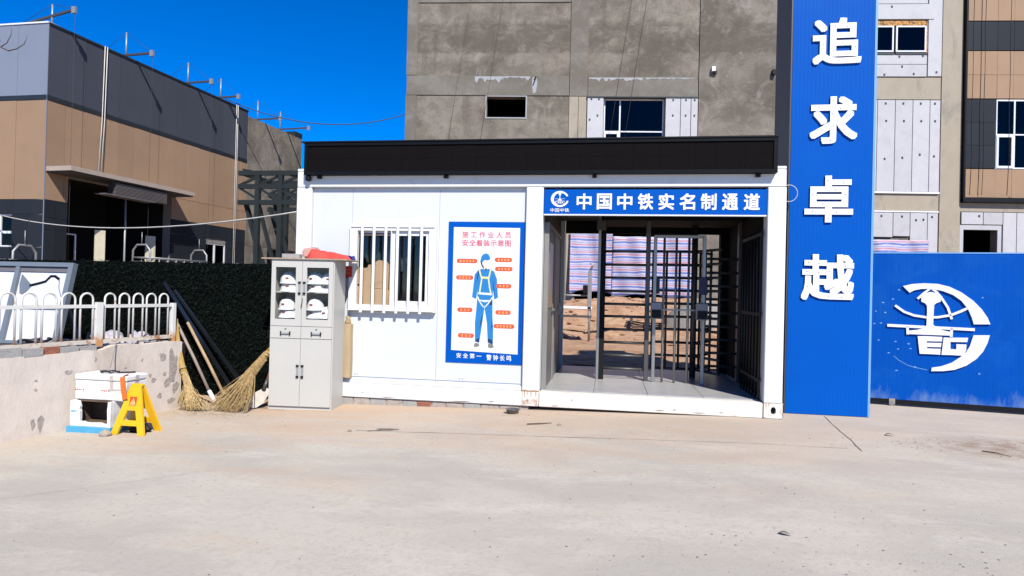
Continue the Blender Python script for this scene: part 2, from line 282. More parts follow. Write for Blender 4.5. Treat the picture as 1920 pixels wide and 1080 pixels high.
# ------------------------------------------------------------------ geometry helpers
class MB:
    def __init__(s): s.bm = bmesh.new()
    def box(s, a, b, bv=0, rot=None, piv=None):
        lo = [min(a[i], b[i]) for i in range(3)]; hi = [max(a[i], b[i]) for i in range(3)]
        vs = [s.bm.verts.new((x, y, z)) for x in (lo[0], hi[0]) for y in (lo[1], hi[1]) for z in (lo[2], hi[2])]
        idx = [(0,1,3,2),(4,6,7,5),(0,4,5,1),(2,3,7,6),(0,2,6,4),(1,5,7,3)]
        fs = [s.bm.faces.new([vs[i] for i in q]) for q in idx]
        if rot is not None:
            bmesh.ops.rotate(s.bm, verts=vs, cent=V(piv if piv else [(lo[i]+hi[i])/2 for i in range(3)]), matrix=rot)
        if bv:
            es = list({e for f in fs for e in f.edges})
            bmesh.ops.bevel(s.bm, geom=es, offset=bv, segments=1, affect='EDGES', profile=.5)
        return s
    def tube(s, pts, r, n=8, cap=True):
        pts = [V(p) for p in pts]; rs = r if isinstance(r, (list, tuple)) else [r]*len(pts)
        rings = []; up = None
        for i, p in enumerate(pts):
            d = (pts[min(i+1, len(pts)-1)]-pts[max(i-1, 0)]).normalized()
            if up is None: up = V((0, 0, 1)) if abs(d.z) < .9 else V((1, 0, 0))
            a = d.cross(up)
            if a.length < 1e-5: a = d.orthogonal()
            a.normalize(); b = a.cross(d).normalized(); up = b
            rings.append([s.bm.verts.new(p+(a*math.cos(2*math.pi*k/n)+b*math.sin(2*math.pi*k/n))*rs[i]) for k in range(n)])
        for A, B in zip(rings, rings[1:]):
            for k in range(n):
                f = s.bm.faces.new((A[k], A[(k+1) % n], B[(k+1) % n], B[k])); f.smooth = n > 4
        if cap:
            s.bm.faces.new(rings[0][::-1]); s.bm.faces.new(rings[-1])
        return s
    def bar(s, p, q, w, h, up=(0, 0, 1)):
        """rectangular bar from p to q"""
        p = V(p); q = V(q); d = (q-p).normalized(); a = d.cross(V(up))
        if a.length < 1e-4: a = V((1, 0, 0))
        a.normalize(); b = a.cross(d).normalized()
        vs = [s.bm.verts.new(e+a*(x*w/2)+b*(y*h/2)) for e in (p, q) for x, y in ((-1,-1),(1,-1),(1,1),(-1,1))]
        for i in range(4): s.bm.faces.new((vs[i], vs[(i+1) % 4], vs[4+(i+1) % 4], vs[4+i]))
        s.bm.faces.new(vs[3::-1]); s.bm.faces.new(vs[4:]); return s
    def prism(s, poly, fr, d0, d1):
        """2-D outline in frame fr=(O,ux,uy,un), from height d0 to d1 along un"""
        O, ux, uy, un = fr
        A = [s.bm.verts.new(O+ux*p[0]+uy*p[1]+un*d0) for p in poly]; B = [s.bm.verts.new(O+ux*p[0]+uy*p[1]+un*d1) for p in poly]
        n = len(poly); fs = [s.bm.faces.new(A[::-1]), s.bm.faces.new(B)]
        for i in range(n): s.bm.faces.new((A[i], A[(i+1) % n], B[(i+1) % n], B[i]))
        if n > 4:
            for f in fs: f.normal_update()
            bmesh.ops.triangulate(s.bm, faces=fs)
        return s
    def fbox(s, fr, u0, u1, v0, v1, d0, d1):
        return s.prism([(u0, v0), (u1, v0), (u1, v1), (u0, v1)], fr, d0, d1)
    def ribbon(s, pts, wd, fr, d0, d1):
        """band of width wd along a 2-D polyline in a frame"""
        L, R = [], []
        for i, p in enumerate(pts):
            a = V(pts[max(i-1, 0)]); b = V(pts[min(i+1, len(pts)-1)]); d = (b-a).normalized(); nn = V((-d.y, d.x))*wd/2
            L.append(V(p)+nn); R.append(V(p)-nn)
        for i in range(len(pts)-1): s.prism([L[i], L[i+1], R[i+1], R[i]], fr, d0, d1)
        return s
    def lathe(s, prof, c, n=16, axis=(0, 0, 1), sx=1, sy=1):
        c = V(c); rings = []
        for r, z in prof:
            rings.append([s.bm.verts.new(c+V((r*sx*math.cos(2*math.pi*k/n), r*sy*math.sin(2*math.pi*k/n), z))) for k in range(n)] if r > 1e-6 else [s.bm.verts.new(c+V((0, 0, z)))])
        for A, B in zip(rings, rings[1:]):
            for k in range(n):
                a = [A[k % len(A)], A[(k+1) % len(A)], B[(k+1) % len(B)], B[k % len(B)]]
                u = []
                for x in a:
                    if x not in u: u.append(x)
                if len(u) > 2:
                    f = s.bm.faces.new(u); f.smooth = True
        return s
    def holes(s, fr, u0, u1, v0, v1, hs, d0, d1):
        """slab with rectangular holes"""
        us = sorted({u0, u1, *[h[0] for h in hs], *[h[1] for h in hs]}); vs = sorted({v0, v1, *[h[2] for h in hs], *[h[3] for h in hs]})
        O, ux, uy, un = fr; cache = {}
        def pt(i, j, d):
            k = (i, j, d)
            if k not in cache: cache[k] = s.bm.verts.new(O+ux*us[i]+uy*vs[j]+un*d)
            return cache[k]
        def solid(i, j):
            if i < 0 or j < 0 or i >= len(us)-1 or j >= len(vs)-1: return False
            cu = (us[i]+us[i+1])/2; cv = (vs[j]+vs[j+1])/2
            return not any(h[0] < cu < h[1] and h[2] < cv < h[3] for h in hs)
        for i in range(len(us)-1):
            for j in range(len(vs)-1):
                if not solid(i, j): continue
                s.bm.faces.new([pt(i, j, d1), pt(i+1, j, d1), pt(i+1, j+1, d1), pt(i, j+1, d1)])
                s.bm.faces.new([pt(i, j+1, d0), pt(i+1, j+1, d0), pt(i+1, j, d0), pt(i, j, d0)])
                for di, dj, a, b in ((-1, 0, (i, j), (i, j+1)), (1, 0, (i+1, j+1), (i+1, j)), (0, -1, (i+1, j), (i, j)), (0, 1, (i, j+1), (i+1, j+1))):
                    if not solid(i+di, j+dj):
                        s.bm.faces.new([pt(*a, d0), pt(*a, d1), pt(*b, d1), pt(*b, d0)])
        return s
    def build(s, name, m, parent=None, smooth=False):
        bmesh.ops.recalc_face_normals(s.bm, faces=s.bm.faces)
        me = bpy.data.meshes.new(name); s.bm.to_mesh(me); s.bm.free()
        return place(name, me, m, parent)
def root_loc(p):
    l = V((0, 0, 0))
    while p: l += p.location; p = p.parent
    return l
def place(name, me, m, parent=None):
    if m: me.materials.append(m)
    if parent: me.transform(Matrix.Translation(-root_loc(parent)))
    o = bpy.data.objects.new(name, me); COL.objects.link(o)
    if parent: o.parent = parent
    return o
def tag(o, label=None, cat=None, group=None, kind=None):
    if label: o['label'] = label
    if cat: o['category'] = cat
    if group: o['group'] = group
    if kind: o['kind'] = kind
    return o
def thing(name, label, cat, loc=(0, 0, 0), group=None):
    o = bpy.data.objects.new(name, None); COL.objects.link(o); o.location = loc; o.empty_display_size = .2
    return tag(o, label, cat, group)
def solo(mb, name, m, loc, label, cat, group=None, kind=None):
    """one-mesh thing whose origin sits at loc"""
    o = mb.build(name, m); o.data.transform(Matrix.Translation(-V(loc))); o.location = loc
    return tag(o, label, cat, group, kind)
def dup(root, delta, label=None):
    """a thing, its parts and their sub-parts"""
    def cp(o, par):
        c = o.copy(); COL.objects.link(c); c.parent = par
        for ch in list(o.children): cp(ch, c)
        return c
    r = cp(root, None); r.location = root.location+V(delta)
    if label: r['label'] = label
    return r
def pydata(name, vs, fs, m, parent=None, smooth=False):
    me = bpy.data.meshes.new(name); me.from_pydata(vs, [], fs); me.update()
    if smooth: me.polygons.foreach_set('use_smooth', [True]*len(me.polygons))
    return place(name, me, m, parent)
X, Y, Z = V((1, 0, 0)), V((0, 1, 0)), V((0, 0, 1))
GJ = []     # lettering: (name, text, frame, box, d0, d1, material, parent, weight)
def glyph(name, ch, fr, bx, d0, d1, m, parent, bold=.018): GJ.append((name, ch, fr, bx, d0, d1, m, parent, bold))
def lettering():
    obs = []
    for j in GJ:
        cu = bpy.data.curves.new('t', 'FONT'); cu.body = j[1]; cu.extrude = .1; cu.resolution_u = 3
        o = bpy.data.objects.new('t', cu); COL.objects.link(o); obs.append(o)
    bpy.context.view_layer.update(); dg = bpy.context.evaluated_depsgraph_get()
    for o, (name, ch, fr, bx, d0, d1, m, parent, bold) in zip(obs, GJ):
        me = bpy.data.meshes.new_from_object(o.evaluated_get(dg)); me.name = name
        xs = [v.co.x for v in me.vertices]; ys = [v.co.y for v in me.vertices]
        if not xs: continue
        x0, x1, y0, y1 = min(xs), max(xs), min(ys), max(ys)
        O, ux, uy, un = fr
        # heavy strokes: the glyph is laid several times, each a hair higher, shifted round a small square
        sc = (bx[3]-bx[1])/max(y1-y0, 1e-6); e = bold*sc; vs = []; fs = []
        polys = [tuple(p.vertices) for p in me.polygons]
        offs = [(0, 0), (1, 1), (-1, 1), (1, -1), (-1, -1), (1, 0), (-1, 0), (0, 1), (0, -1)]
        for k, (ox, oy) in enumerate(offs):
            b0 = len(vs); hh = (d1-d0)*(1-.012*k)
            for v in me.vertices:
                u = bx[0]+e+(v.co.x-x0)/max(x1-x0, 1e-6)*(bx[2]-bx[0]-2*e)+ox*e; q = bx[1]+e+(v.co.y-y0)/max(y1-y0, 1e-6)*(bx[3]-bx[1]-2*e)+oy*e
                vs.append(O+ux*u+uy*q+un*(d0+hh if v.co.z > 0 else d0+1e-5*k))
            fs += [tuple(b0+i for i in p) for p in polys]
        tri = [(sum((me.vertices[i].co for i in p.vertices), V())/len(p.vertices), p.area) for p in me.polygons if all(me.vertices[i].co.z > 0 for i in p.vertices)]
        bpy.data.meshes.remove(me); go_ = pydata(name, vs, fs, m, parent)
        if bx[3]-bx[1] > .4:       # fixing screws of the big cut letters
            tri.sort(key=lambda t: -t[1]); sel = []
            for c, ar in tri:
                p = V((bx[0]+e+(c.x-x0)/(x1-x0)*(bx[2]-bx[0]-2*e), bx[1]+e+(c.y-y0)/(y1-y0)*(bx[3]-bx[1]-2*e)))
                if all((p-q).length > .11 for q in sel): sel.append(p)
                if len(sel) == 9: break
            rv = MB()
            for p in sel: rv.prism([(p.x+.007*math.cos(k*1.05), p.y+.007*math.sin(k*1.05)) for k in range(6)], fr, d1-.001, d1+.004)
            tag(rv.build('screw_heads', RIVET, go_), kind='stuff')
    for o in obs:
        c = o.data; bpy.data.objects.remove(o); bpy.data.curves.remove(c)
def gz(x):      # the yard falls gently towards the left
    if x <= -3: return -.13
    if x <= 0: return -.13+(x+3)/3*.02
    if x <= 5.5: return -.11+x/5.5*.11
    return 0.0

# ================================================================== GROUND
xs = [-400, -3, 0, 5.5, 400]; ys = [-400, -20, 3.4, 600]
vs = [(x, y, gz(x)) for y in ys for x in xs]; n = len(xs)
fs = [(j*n+i, j*n+i+1, (j+1)*n+i+1, (j+1)*n+i) for j in range(len(ys)-1) for i in range(n-1)]
ground = tag(pydata('ground', vs, fs, ROAD), kind='structure')
def strip(pts, wd):
    mb = MB(); L = []; R = []
    for i, p in enumerate(pts):
        a = V(pts[max(i-1, 0)]); b = V(pts[min(i+1, len(pts)-1)]); d = (b-a).normalized(); nn = V((-d.y, d.x))*wd/2*random.uniform(.5, 1.4)
        for S, q in ((L, V(p)+nn), (R, V(p)-nn)): S.append(mb.bm.verts.new((q.x, q.y, gz(q.x)+.004)))
    for i in range(len(pts)-1): mb.bm.faces.new((L[i], L[i+1], R[i+1], R[i]))
    return mb
def wob(p, q, k, a): return [(p[0]+(q[0]-p[0])*i/k+random.uniform(-a, a), p[1]+(q[1]-p[1])*i/k+random.uniform(-a, a)) for i in range(k+1)]
strip(wob((6.62, .33), (6.40, -1.40), 14, .008), .011).build('slab_crack', CRACK, ground)
strip(wob((1.5, -1.46), (4.1, -1.37), 22, .008), .008).build('slab_joint', CRACK, ground)
strip(wob((7.6, -3.2), (6.9, -4.6), 16, .02), .003).build('slab_crack', CRACK, ground)
strip(wob((6.9, -4.6), (7.1, -6.2), 16, .02), .003).build('slab_crack', CRACK, ground)
strip(wob((1.0, -3.0), (-.4, -4.3), 18, .02), .0025).build('slab_crack', CRACK, ground)
strip(wob((4.1, -1.37), (6.3, -1.33), 12, .008), .005).build('slab_joint', CRACK, ground)
st = MB(); pts = []
for k in range(18):
    a = 2*math.pi*k/18; pts.append((1.80+.11*math.cos(a)*(1+.3*math.sin(3*a)), -1.36+.05*math.sin(a)))
vv = [st.bm.verts.new((p[0], p[1], gz(p[0])+.003)) for p in pts]; st.bm.faces.new(vv); 
st.build('damp_stain', mat('damp_stain', (.16, .135, .115), .8, var=.3, scale=9), ground)
strip(wob((1.63, -1.47), (1.78, -1.37), 5, .008), .03).build('damp_stain', MATS['damp_stain'], ground)
# small grit and stones lying on the slab
vs = []; fs = []
rg = random.Random(3)
for k in range(1300):
    x = rg.uniform(-1, 9); y = -7+6.9*rg.random()
    if k < 320: x = rg.gauss(7.8, .7); y = rg.gauss(-.95, .25)
    if x > 6 and y > .2: continue
    if k >= 320 and rg.random() < .6: x = rg.gauss(5.6, 1.0); y = rg.gauss(-4.6, .8)
    s = rg.choice([.0025, .003, .003, .004, .005, .007]); b = len(vs); z = gz(x)
    a = rg.uniform(0, 6.28)
    for q in range(4): vs.append((x+s*1.3*math.cos(a+q*1.57), y+s*math.sin(a+q*1.57), z+s*.2))
    vs.append((x, y, z+s*.9)); vs.append((x, y, z-s*.3))
    for q in range(4): fs.append((b+q, b+(q+1) % 4, b+4)); fs.append((b+(q+1) % 4, b+q, b+5))
tag(pydata('grit', vs, fs, mat('grit_stone', (.19, .165, .14), .9, var=.5, scale=3)), 'scattered grit and tiny stones on the concrete slab', 'grit', kind='stuff')
# building site behind the cabin: raised orange dirt running up into a bank at the tower
import math as _m
vs = []; fs = []; nx, ny = 90, 80
rd = random.Random(5)
def dirt_z(x, y):
    front = 15.2+x*.09
    d = front-y
    z = .15+.02*math.sin(x*1.7+y)+.015*math.sin(x*4.1-y*2.3)
    h = 1.12-.25*max(0, math.sin(x*.5+1)); k = max(0, min(1, (5.6-d+.5*math.sin(x*.9))/4.2)); z += h*k*k*(3-2*k)
    if d < 0: z -= .1
    return z+rd.uniform(-.02, .02)*(1+2.5*k)
for j in range(ny+1):
    for i in range(nx+1):
        x = -4+34*i/nx; y = 3.1+15*j/ny
        edge = i in (0, nx) or j in (0, ny)
        vs.append((x, y, -.3 if edge else dirt_z(x, y)))
for j in range(ny):
    for i in range(nx): fs.append((j*(nx+1)+i, j*(nx+1)+i+1, (j+1)*(nx+1)+i+1, (j+1)*(nx+1)+i))
tag(pydata('dirt_terrain', vs, fs, DIRT), kind='structure')
mb = MB()
mb.lathe([(1.5, -.2), (1.35, .25), (1.0, .75), (.55, 1.05), (.2, 1.15), (0, 1.17)], (6.9, 12.6, .15), 18, sy=.8)
for v in mb.bm.verts: v.co += V((rd.uniform(-.07, .07), rd.uniform(-.07, .07), rd.uniform(-.05, .05)))
tag(mb.build('gravel_heap', GRAVEL), 'pale gravel heap on the dirt seen through the gateway right side', 'gravel', kind='stuff')
vs = []; fs = []
for k in range(420):
    x = rd.uniform(1.5, 8); y = rd.uniform(8.5, 14.4); s = rd.choice([.02, .03, .04, .07]); b = len(vs); z = dirt_z(x, y); a = rd.uniform(0, 6.28)
    for q in range(4): vs.append((x+s*1.4*math.cos(a+q*1.57), y+s*math.sin(a+q*1.57), z+s*.2))
    vs.append((x, y, z+s*.9)); vs.append((x, y, z-s*.4))
    for q in range(4): fs.append((b+q, b+(q+1) % 4, b+4)); fs.append((b+(q+1) % 4, b+q, b+5))
tag(pydata('rubble', vs, fs, mat('clod', (.34, .20, .12), .95, var=.4, scale=4)), 'clods and rubble strewn over the orange dirt bank', 'rubble', kind='stuff')

# ================================================================== CONCRETE TOWER
ph = math.radians(5.2); TT = V((math.cos(ph), math.sin(ph), 0)); TN = V((math.sin(ph), -math.cos(ph), 0)); TO = V((-3.481, 14.836, 0))
TF = (TO, TT, Z, TN)
tower = thing('concrete_tower', 'tall unfinished concrete building with weathered infill walls behind the white cabin', 'building', TO)
UE = 25.0
HOL = [(2.91, 4.35, 7.83, 8.59), (7.22, 9.40, 6.6, 8.56), (16.3, 18.5, 10.22, 11.3), (6.3, 10.5, .1, 3.7), (19.83, 21.02, 1.6, 4.0), (20.87, 23.2, 6.13, 8.56), (14.0, 15.6, 10.2, 11.3), (16.3, 18.7, .6, 3.4)]
MB().holes(TF, -.1, UE, -.3, 16, HOL, -.35, 0).build('wall', TOWC, tower)
side = MB(); side.fbox(TF, -.1, .2, -.3, 16, -9, -.352); side.fbox(TF, UE-.3, UE, -.3, 16, -9, -.352); side.fbox(TF, .2, UE-.3, -.3, 16, -9, -8.7); side.build('wall', TOWC, tower)
MB().fbox(TF, -.1, UE, 16, 16.3, -9, 0).build('roof_slab', TOWG, tower)
inn = MB()
for z in (4.9, 9.0, 12.5): inn.fbox(TF, .2, UE-.3, z-.1, z+.1, -8.7, -.36)
inn.fbox(TF, .2, UE-.3, -.3, 16, -3.2, -3.0); inn.build('inner_slab', INDARK, tower)
def pc(name, m, u0, u1, v0, v1, d1, d0=.003):   # a facing piece on the tower front
    return MB().fbox(TF, u0, u1, v0, v1, d0, d1).build(name, m, tower)
pc('beam', TOWG, -.1, 5.93, 8.64, 9.36, .03); pc('beam', TOWG, 6.62, 10.52, 8.60, 9.34, .03); pc('beam', TOWG, .28, 5.93, 12.08, 12.7, .03)
pc('column', TOWG, -.12, .28, -.3, 8.62, .035); pc('column', TOWG, -.12, .28, 9.38, 16, .035)
pc('column', TOWG, 5.95, 6.60, 8.62, 16, .04); pc('column', BEIGE, 5.95, 6.27, -.3, 8.60, .035); pc('column', BEIGE, 6.29, 6.57, 3.75, 8.60, .03)
pc('shear_wall', TOWW, 10.60, 16.1, -.3, 16, .05)
pc('beam', BEIGE, 16.12, 19.0, 8.56, 9.33, .035); pc('beam', BEIGE, 16.12, 19.0, 4.60, 5.21, .035); pc('beam', BEIGE, 19.74, UE, 4.62, 4.92, .02)
pc('column', BEIGE, 19.02, 19.72, -.3, 16, .06)
# edges of the rough opening
e = MB(); e.fbox(TF, 2.86, 4.40, 7.78, 7.828, .003, .02); e.fbox(TF, 2.86, 4.40, 8.592, 8.635, .003, .02); e.fbox(TF, 4.352, 4.40, 7.83, 8.59, .003, .02); e.fbox(TF, 2.86, 2.908, 7.83, 8.59, .003, .02); e.build('opening_lip', EFFLO, tower)
# lime runs under the beam
rl = random.Random(11)
def run(u0, u1, z, lo, hi):
    pts = [(u0, z), (u1, z)]; k = int((u1-u0)/.07)
    low = [(u1-(u1-u0)*i/k, z-rl.uniform(lo, hi)*(.35+.65*abs(math.sin(i*.9+u0)))) for i in range(k+1)]
    MB().prism(pts+low, TF, .032, .036).build('lime_stain', EFFLO, tower)
run(2.45, 3.5, 9.33, .08, .28); run(3.5, 4.5, 9.335, .04, .14); run(6.65, 8.6, 9.30, .03, .16); run(8.7, 10.4, 9.30, .02, .09)
MB().prism([(4.58, 9.3), (4.72, 9.33), (4.76, 9.1), (4.72, 8.75), (4.62, 8.70), (4.56, 9.0)], TF, .0305, .037).build('lime_stain', EFFLO, tower)
MB().tube([TO+TT*4.68+Z*9.25+TN*.03, TO+TT*4.70+Z*9.27+TN*.14, TO+TT*4.66+Z*9.16+TN*.18], .03, 6).build('pipe_stub', BLACK, tower)
# tall main window
def tower_window(u0, u1, v0, v1, mus, mvs, depth=-.12, sub=None):
    f = MB(); fw = .05
    f.fbox(TF, u0, u1, v1-fw, v1, depth-.06, depth); f.fbox(TF, u0, u1, v0, v0+fw, depth-.06, depth)
    f.fbox(TF, u0, u0+fw, v0+fw, v1-fw, depth-.06, depth); f.fbox(TF, u1-fw, u1, v0+fw, v1-fw, depth-.06, depth)
    for u in mus: f.fbox(TF, u-.025, u+.025, v0+fw, v1-fw, depth-.058, depth-.002)
    for v in mvs: f.fbox(TF, u0+fw, u1-fw, v-.022, v+.022, depth-.056, depth+.003)
    wn = f.build('window', FRAMEW, tower)
    ue = [u0]+mus+[u1]; ve = [v0]+mvs+[v1]
    for i in range(len(ue)-1):
        for j in range(len(ve)-1):
            MB().fbox(TF, ue[i]+.03, ue[i+1]-.03, ve[j]+.03, ve[j+1]-.03, depth-.035, depth-.027).build('pane', GLASSD, wn)
    if sub:
        a, b, c, d = sub; s = MB().holes(TF, a, b, c, d, [(a+.07, b-.07, c+.07, d-.07)], depth-.02, depth+.02).build('sash', FRAMEW, wn)
    return wn
tower_window(7.22, 9.40, 6.6, 8.56, [7.81], [7.37], sub=(7.24, 7.79, 6.64, 7.35))
tower_window(20.87, 23.2, 6.13, 8.56, [21.5, 22.4], [7.33], depth=.05, sub=(20.9, 21.47, 6.16, 7.31))
for a, b in ((16.3, 17.36), (17.44, 18.47)):
    tower_window(a, b, 10.24, 11.17, [], [], depth=.05)
pc('mounting_foam', FOAMO, 16.3, 18.52, 11.18, 11.34, .045, -.1); pc('mounting_foam', FOAMO, 18.47, 18.53, 10.2, 11.2, .04, -.1)
sil = MB(); sil.fbox(TF, 16.3, 17.36, 10.13, 10.2, .003, .09); sil.fbox(TF, 17.42, 18.49, 10.13, 10.2, .003, .09); sil.build('sill', SLATE, tower)
# precast white panels, each with its bolt heads
def panel(u0, u1, v0, v1, d=.07, bolts=(), m=PANW):
    p = MB().fbox(TF, u0+.012, u1-.012, v0+.01, v1-.01, .004, d).build('wall_panel', m, tower)
    for (a, b) in bolts:
        MB().fbox(TF, u0+a-.028, u0+a+.028, v0+b-.035, v0+b+.035, d-.002, d+.012).build('bolt', SLATE, p)
panel(6.60, 7.20, 6.5, 8.58, bolts=((.15, 2.0), (.42, 2.0), (.1, 1.25), (.38, 1.4)))
for u0, u1 in ((9.42, 9.96), (9.96, 10.33), (10.33, 10.58)): panel(u0, u1, 6.5, 8.58, bolts=(((u1-u0)/2, 1.98), ((u1-u0)/2, 1.42)))
MB().fbox(TF, 6.58, 10.6, 8.56, 8.598, .004, .10).build('drip_edge', SLATE, tower)
for u0, u1 in ((16.15, 16.84), (16.84, 17.45), (17.45, 18.05), (18.05, 18.63), (18.63, 18.99)):
    panel(u0, u1, 5.28, 8.53, bolts=(((u1-u0)*.45, 3.12), ((u1-u0)*.5, 2.5), ((u1-u0)*.45, 1.25+rl.uniform(-.15, .1))))
pc('ledge', LETTER, 16.15, 18.99, 5.215, 5.275, .10)
panel(16.15, 18.50, 9.35, 9.79, bolts=((.9, .07), (1.9, .1), (1.5, .36))); panel(16.15, 18.50, 9.79, 10.13, bolts=((1.4, .27), (2.2, .3)))
panel(18.52, 19.0, 9.36, 14, bolts=((.3, .15),)); panel(16.15, 18.72, 11.38, 11.93, d=.09, bolts=((1.1, .45),)); panel(16.15, 18.50, 11.94, 13.5)
panel(16.15, 17.45, 3.66, 4.55, bolts=((.9, .75),)); panel(17.45, 18.03, 3.70, 4.55, bolts=((.3, .7),)); panel(18.03, 18.62, 3.5, 4.55, bolts=((.2, .78), (.45, .8))); panel(18.62, 18.98, .4, 4.55, bolts=((.15, 4.0),))
pc('ledge', LETTER, 16.15, 18.99, 4.555, 4.595, .09)
panel(19.76, 20.5, 4.16, 4.6, bolts=((.6, .3),)); panel(20.5, 21.16, 4.16, 4.6); panel(21.16, 21.62, .8, 4.6, bolts=((.2, 4.3),)); panel(21.62, 22.3, .8, 4.6); panel(22.3, 23.2, .8, 4.6)
op = MB().holes(TF, 19.73, 21.13, 1.5, 4.14, [(19.85, 21.0, 1.6, 3.98)], .004, .05).build('opening_frame', PANW, tower)
# finished cladding bay: black reveal, brown and charcoal panels
fr_ = MB(); fr_.fbox(TF, 19.74, 19.80, 4.93, 15, .02, .2); fr_.fbox(TF, 19.74, UE, 4.93, 5.09, .021, .199); fr_.build('reveal', BLACK, tower)
MB().holes(TF, 19.81, UE, 5.10, 15, [(20.87, 23.2, 6.13, 8.56)], .004, .03).build('joint_backing', JOINT, tower)
us_ = [19.81, 20.30, 20.87, 21.42, 21.97, 22.52, 23.2, 23.8, 24.4, 25.0]
for (v0, v1, m, rows) in ((5.11, 6.11, CLAD_B, 1), (6.14, 8.56, CLAD_D, 3), (8.59, 10.26, CLAD_B, 2), (10.29, 11.30, CLAD_D, 1), (11.33, 13.0, CLAD_B, 2)):
    for a, b in zip(us_, us_[1:]):
        for k in range(rows):
            w0 = v0+(v1-v0)*k/rows; w1 = v0+(v1-v0)*(k+1)/rows
            if a >= 20.86 and b <= 23.21 and v0 > 6.1 and v1 < 8.6: continue
            MB().fbox(TF, a+.004, b-.004, w0+.005, w1-.005, .031, .075+rl.uniform(-.004, .004)).build('cladding_panel', m, tower)
for u in (20.05, 20.32, 20.45, 21.3, 21.9):      # slack lines hung over the cladding
    MB().tube([TO+TT*(u+.04*math.sin(z*2))+Z*z+TN*.085 for z in (5.2, 6.5, 8, 9.5, 11, 12.8)], .006, 5).build('facade_line', ROPED, tower)
for u in (2.3, 3.5, 8.2, 8.75): MB().tube([TO+TT*(u-.42*(12.6-z)/3)+Z*z+TN*.06 for z in (6.9, 9, 10.5, 12.6)], .006, 5).build('facade_line', mat('brown_line', (.09, .075, .06), .8), tower)  # thin slanting brown lines over the infill
MB().fbox(TF, 11.02, 11.14, 9.5, 9.66, .05, .2).build('pipe_stub', LETTER, tower); MB().fbox(TF, 11.10, 11.2, 9.42, 9.52, .05, .15).build('pipe_stub', BLACK, tower)
MB().fbox(TF, 13.15, 13.26, 9.38, 9.56, .05, .2).build('pipe_stub', BLACK, tower)
# striped plastic sheeting hung over the ground floor
def tarp(u0, u1, z0, z1, label, seed):
    rt = random.Random(seed); nu, nv = 40, 22; vs = []; fs = []
    base = TO+TT*((u0+u1)/2)+Z*z0
    for j in range(nv+1):
        for i in range(nu+1):
            u = u0+(u1-u0)*i/nu; v = z0+(z1-z0)*j/nv
            d = .16+.05*math.sin(u*4.3+seed)+.03*math.sin(u*9+v*2)+(1-j/nv)*.12*math.sin(u*2.2+1)+rt.uniform(-.012, .012)
            p = TO+TT*u+Z*(v+(.06*math.sin(u*3)+.03*math.sin(u*7) if j == 0 else 0))+TN*d; vs.append(p-base)
    for j in range(nv):
        for i in range(nu): fs.append((j*(nu+1)+i, j*(nu+1)+i+1, (j+1)*(nu+1)+i+1, (j+1)*(nu+1)+i))
    o = pydata('striped_tarp', vs, fs, TARP, smooth=True); o.location = base
    md = o.modifiers.new('thickness', 'SOLIDIFY'); md.thickness = .004
    tag(o, label, 'tarp', 'striped sheets on the concrete building')
tarp(6.1, 7.62, 1.45, 3.72, 'blue, white and red striped plastic sheet, leftmost behind the turnstile gateway', 1)
tarp(7.64, 10.55, 1.38, 3.5, 'wide striped plastic sheet hanging straight behind the turnstile bars', 2)
tarp(15.9, 18.62, 2.3, 3.56, 'striped plastic sheet just above the blue sliding gate top edge', 3)

# ================================================================== LEFT CLAD BUILDING
pl = math.radians(4.9); LT = V((math.sin(pl), math.cos(pl), 0)); LN = V((math.cos(pl), -math.sin(pl), 0)); LO = V((-9.38, 5.5, 0))
LF = (LO, LT, Z, LN)                                   # side wall, u runs away from the camera
FX = V((-math.cos(math.radians(1.5)), math.sin(math.radians(1.5)), 0)); FN = V((-FX.y*-1, 0, 0))
FX = V((-.9997, .0262, 0)); FN = V((-.0262, -.9997, 0)); FF = (LO, FX, Z, FN)
bld = thing('clad_building', 'grey and brown panel-clad building with charcoal base on the left', 'building', LO)
SH = [(.62, 4.0, -.2, 4.0), (5.5, 6.45, 1.9, 2.75), (8.7, 10.5, -.2, 2.8)]
MB().holes(LF, 0, 10.8, -.2, 7.40, SH+[(7.45, 10.8, 7.3, 7.6)], -.3, -.03).build('wall', JOINTL, bld)
MB().holes(FF, .031, 8, -.2, 7.45, [(.90, 2.2, 2.2, 2.98)], -.3, -.03).build('wall', JOINTL, bld)
bk = MB(); bk.fbox(FF, 7.7, 8, -.2, 7.4, -11, -.31); bk.fbox(LF, 10.5, 10.8, -.2, 7.3, -8, -.31); bk.build('wall', TOWC, bld)
MB().fbox(LF, .1, 10.7, 7.25, 7.35, -8, -.31).build('roof_slab', TOWG, bld)
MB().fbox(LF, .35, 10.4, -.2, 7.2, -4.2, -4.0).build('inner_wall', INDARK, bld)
rb = random.Random(4)
us = [.0]; 
while us[-1] < 7.3: us.append(min(7.43, us[-1]+rb.choice([.50, .52, .54])))
if us[-1]-us[-2] < .2: us.pop(-2)
def hits(a, b, c, d, hs): return any(a < h[1]-.02 and b > h[0]+.02 and c < h[3]-.02 and d > h[2]+.02 for h in hs)
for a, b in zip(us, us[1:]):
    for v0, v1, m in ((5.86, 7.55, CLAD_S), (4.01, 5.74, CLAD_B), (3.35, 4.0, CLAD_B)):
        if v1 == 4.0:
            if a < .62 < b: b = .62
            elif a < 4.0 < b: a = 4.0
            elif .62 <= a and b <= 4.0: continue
        MB().fbox(LF, a+.004, b-.004, v0, v1, -.028, 0+rb.uniform(-.004, .003)).build('cladding_panel', m, bld)
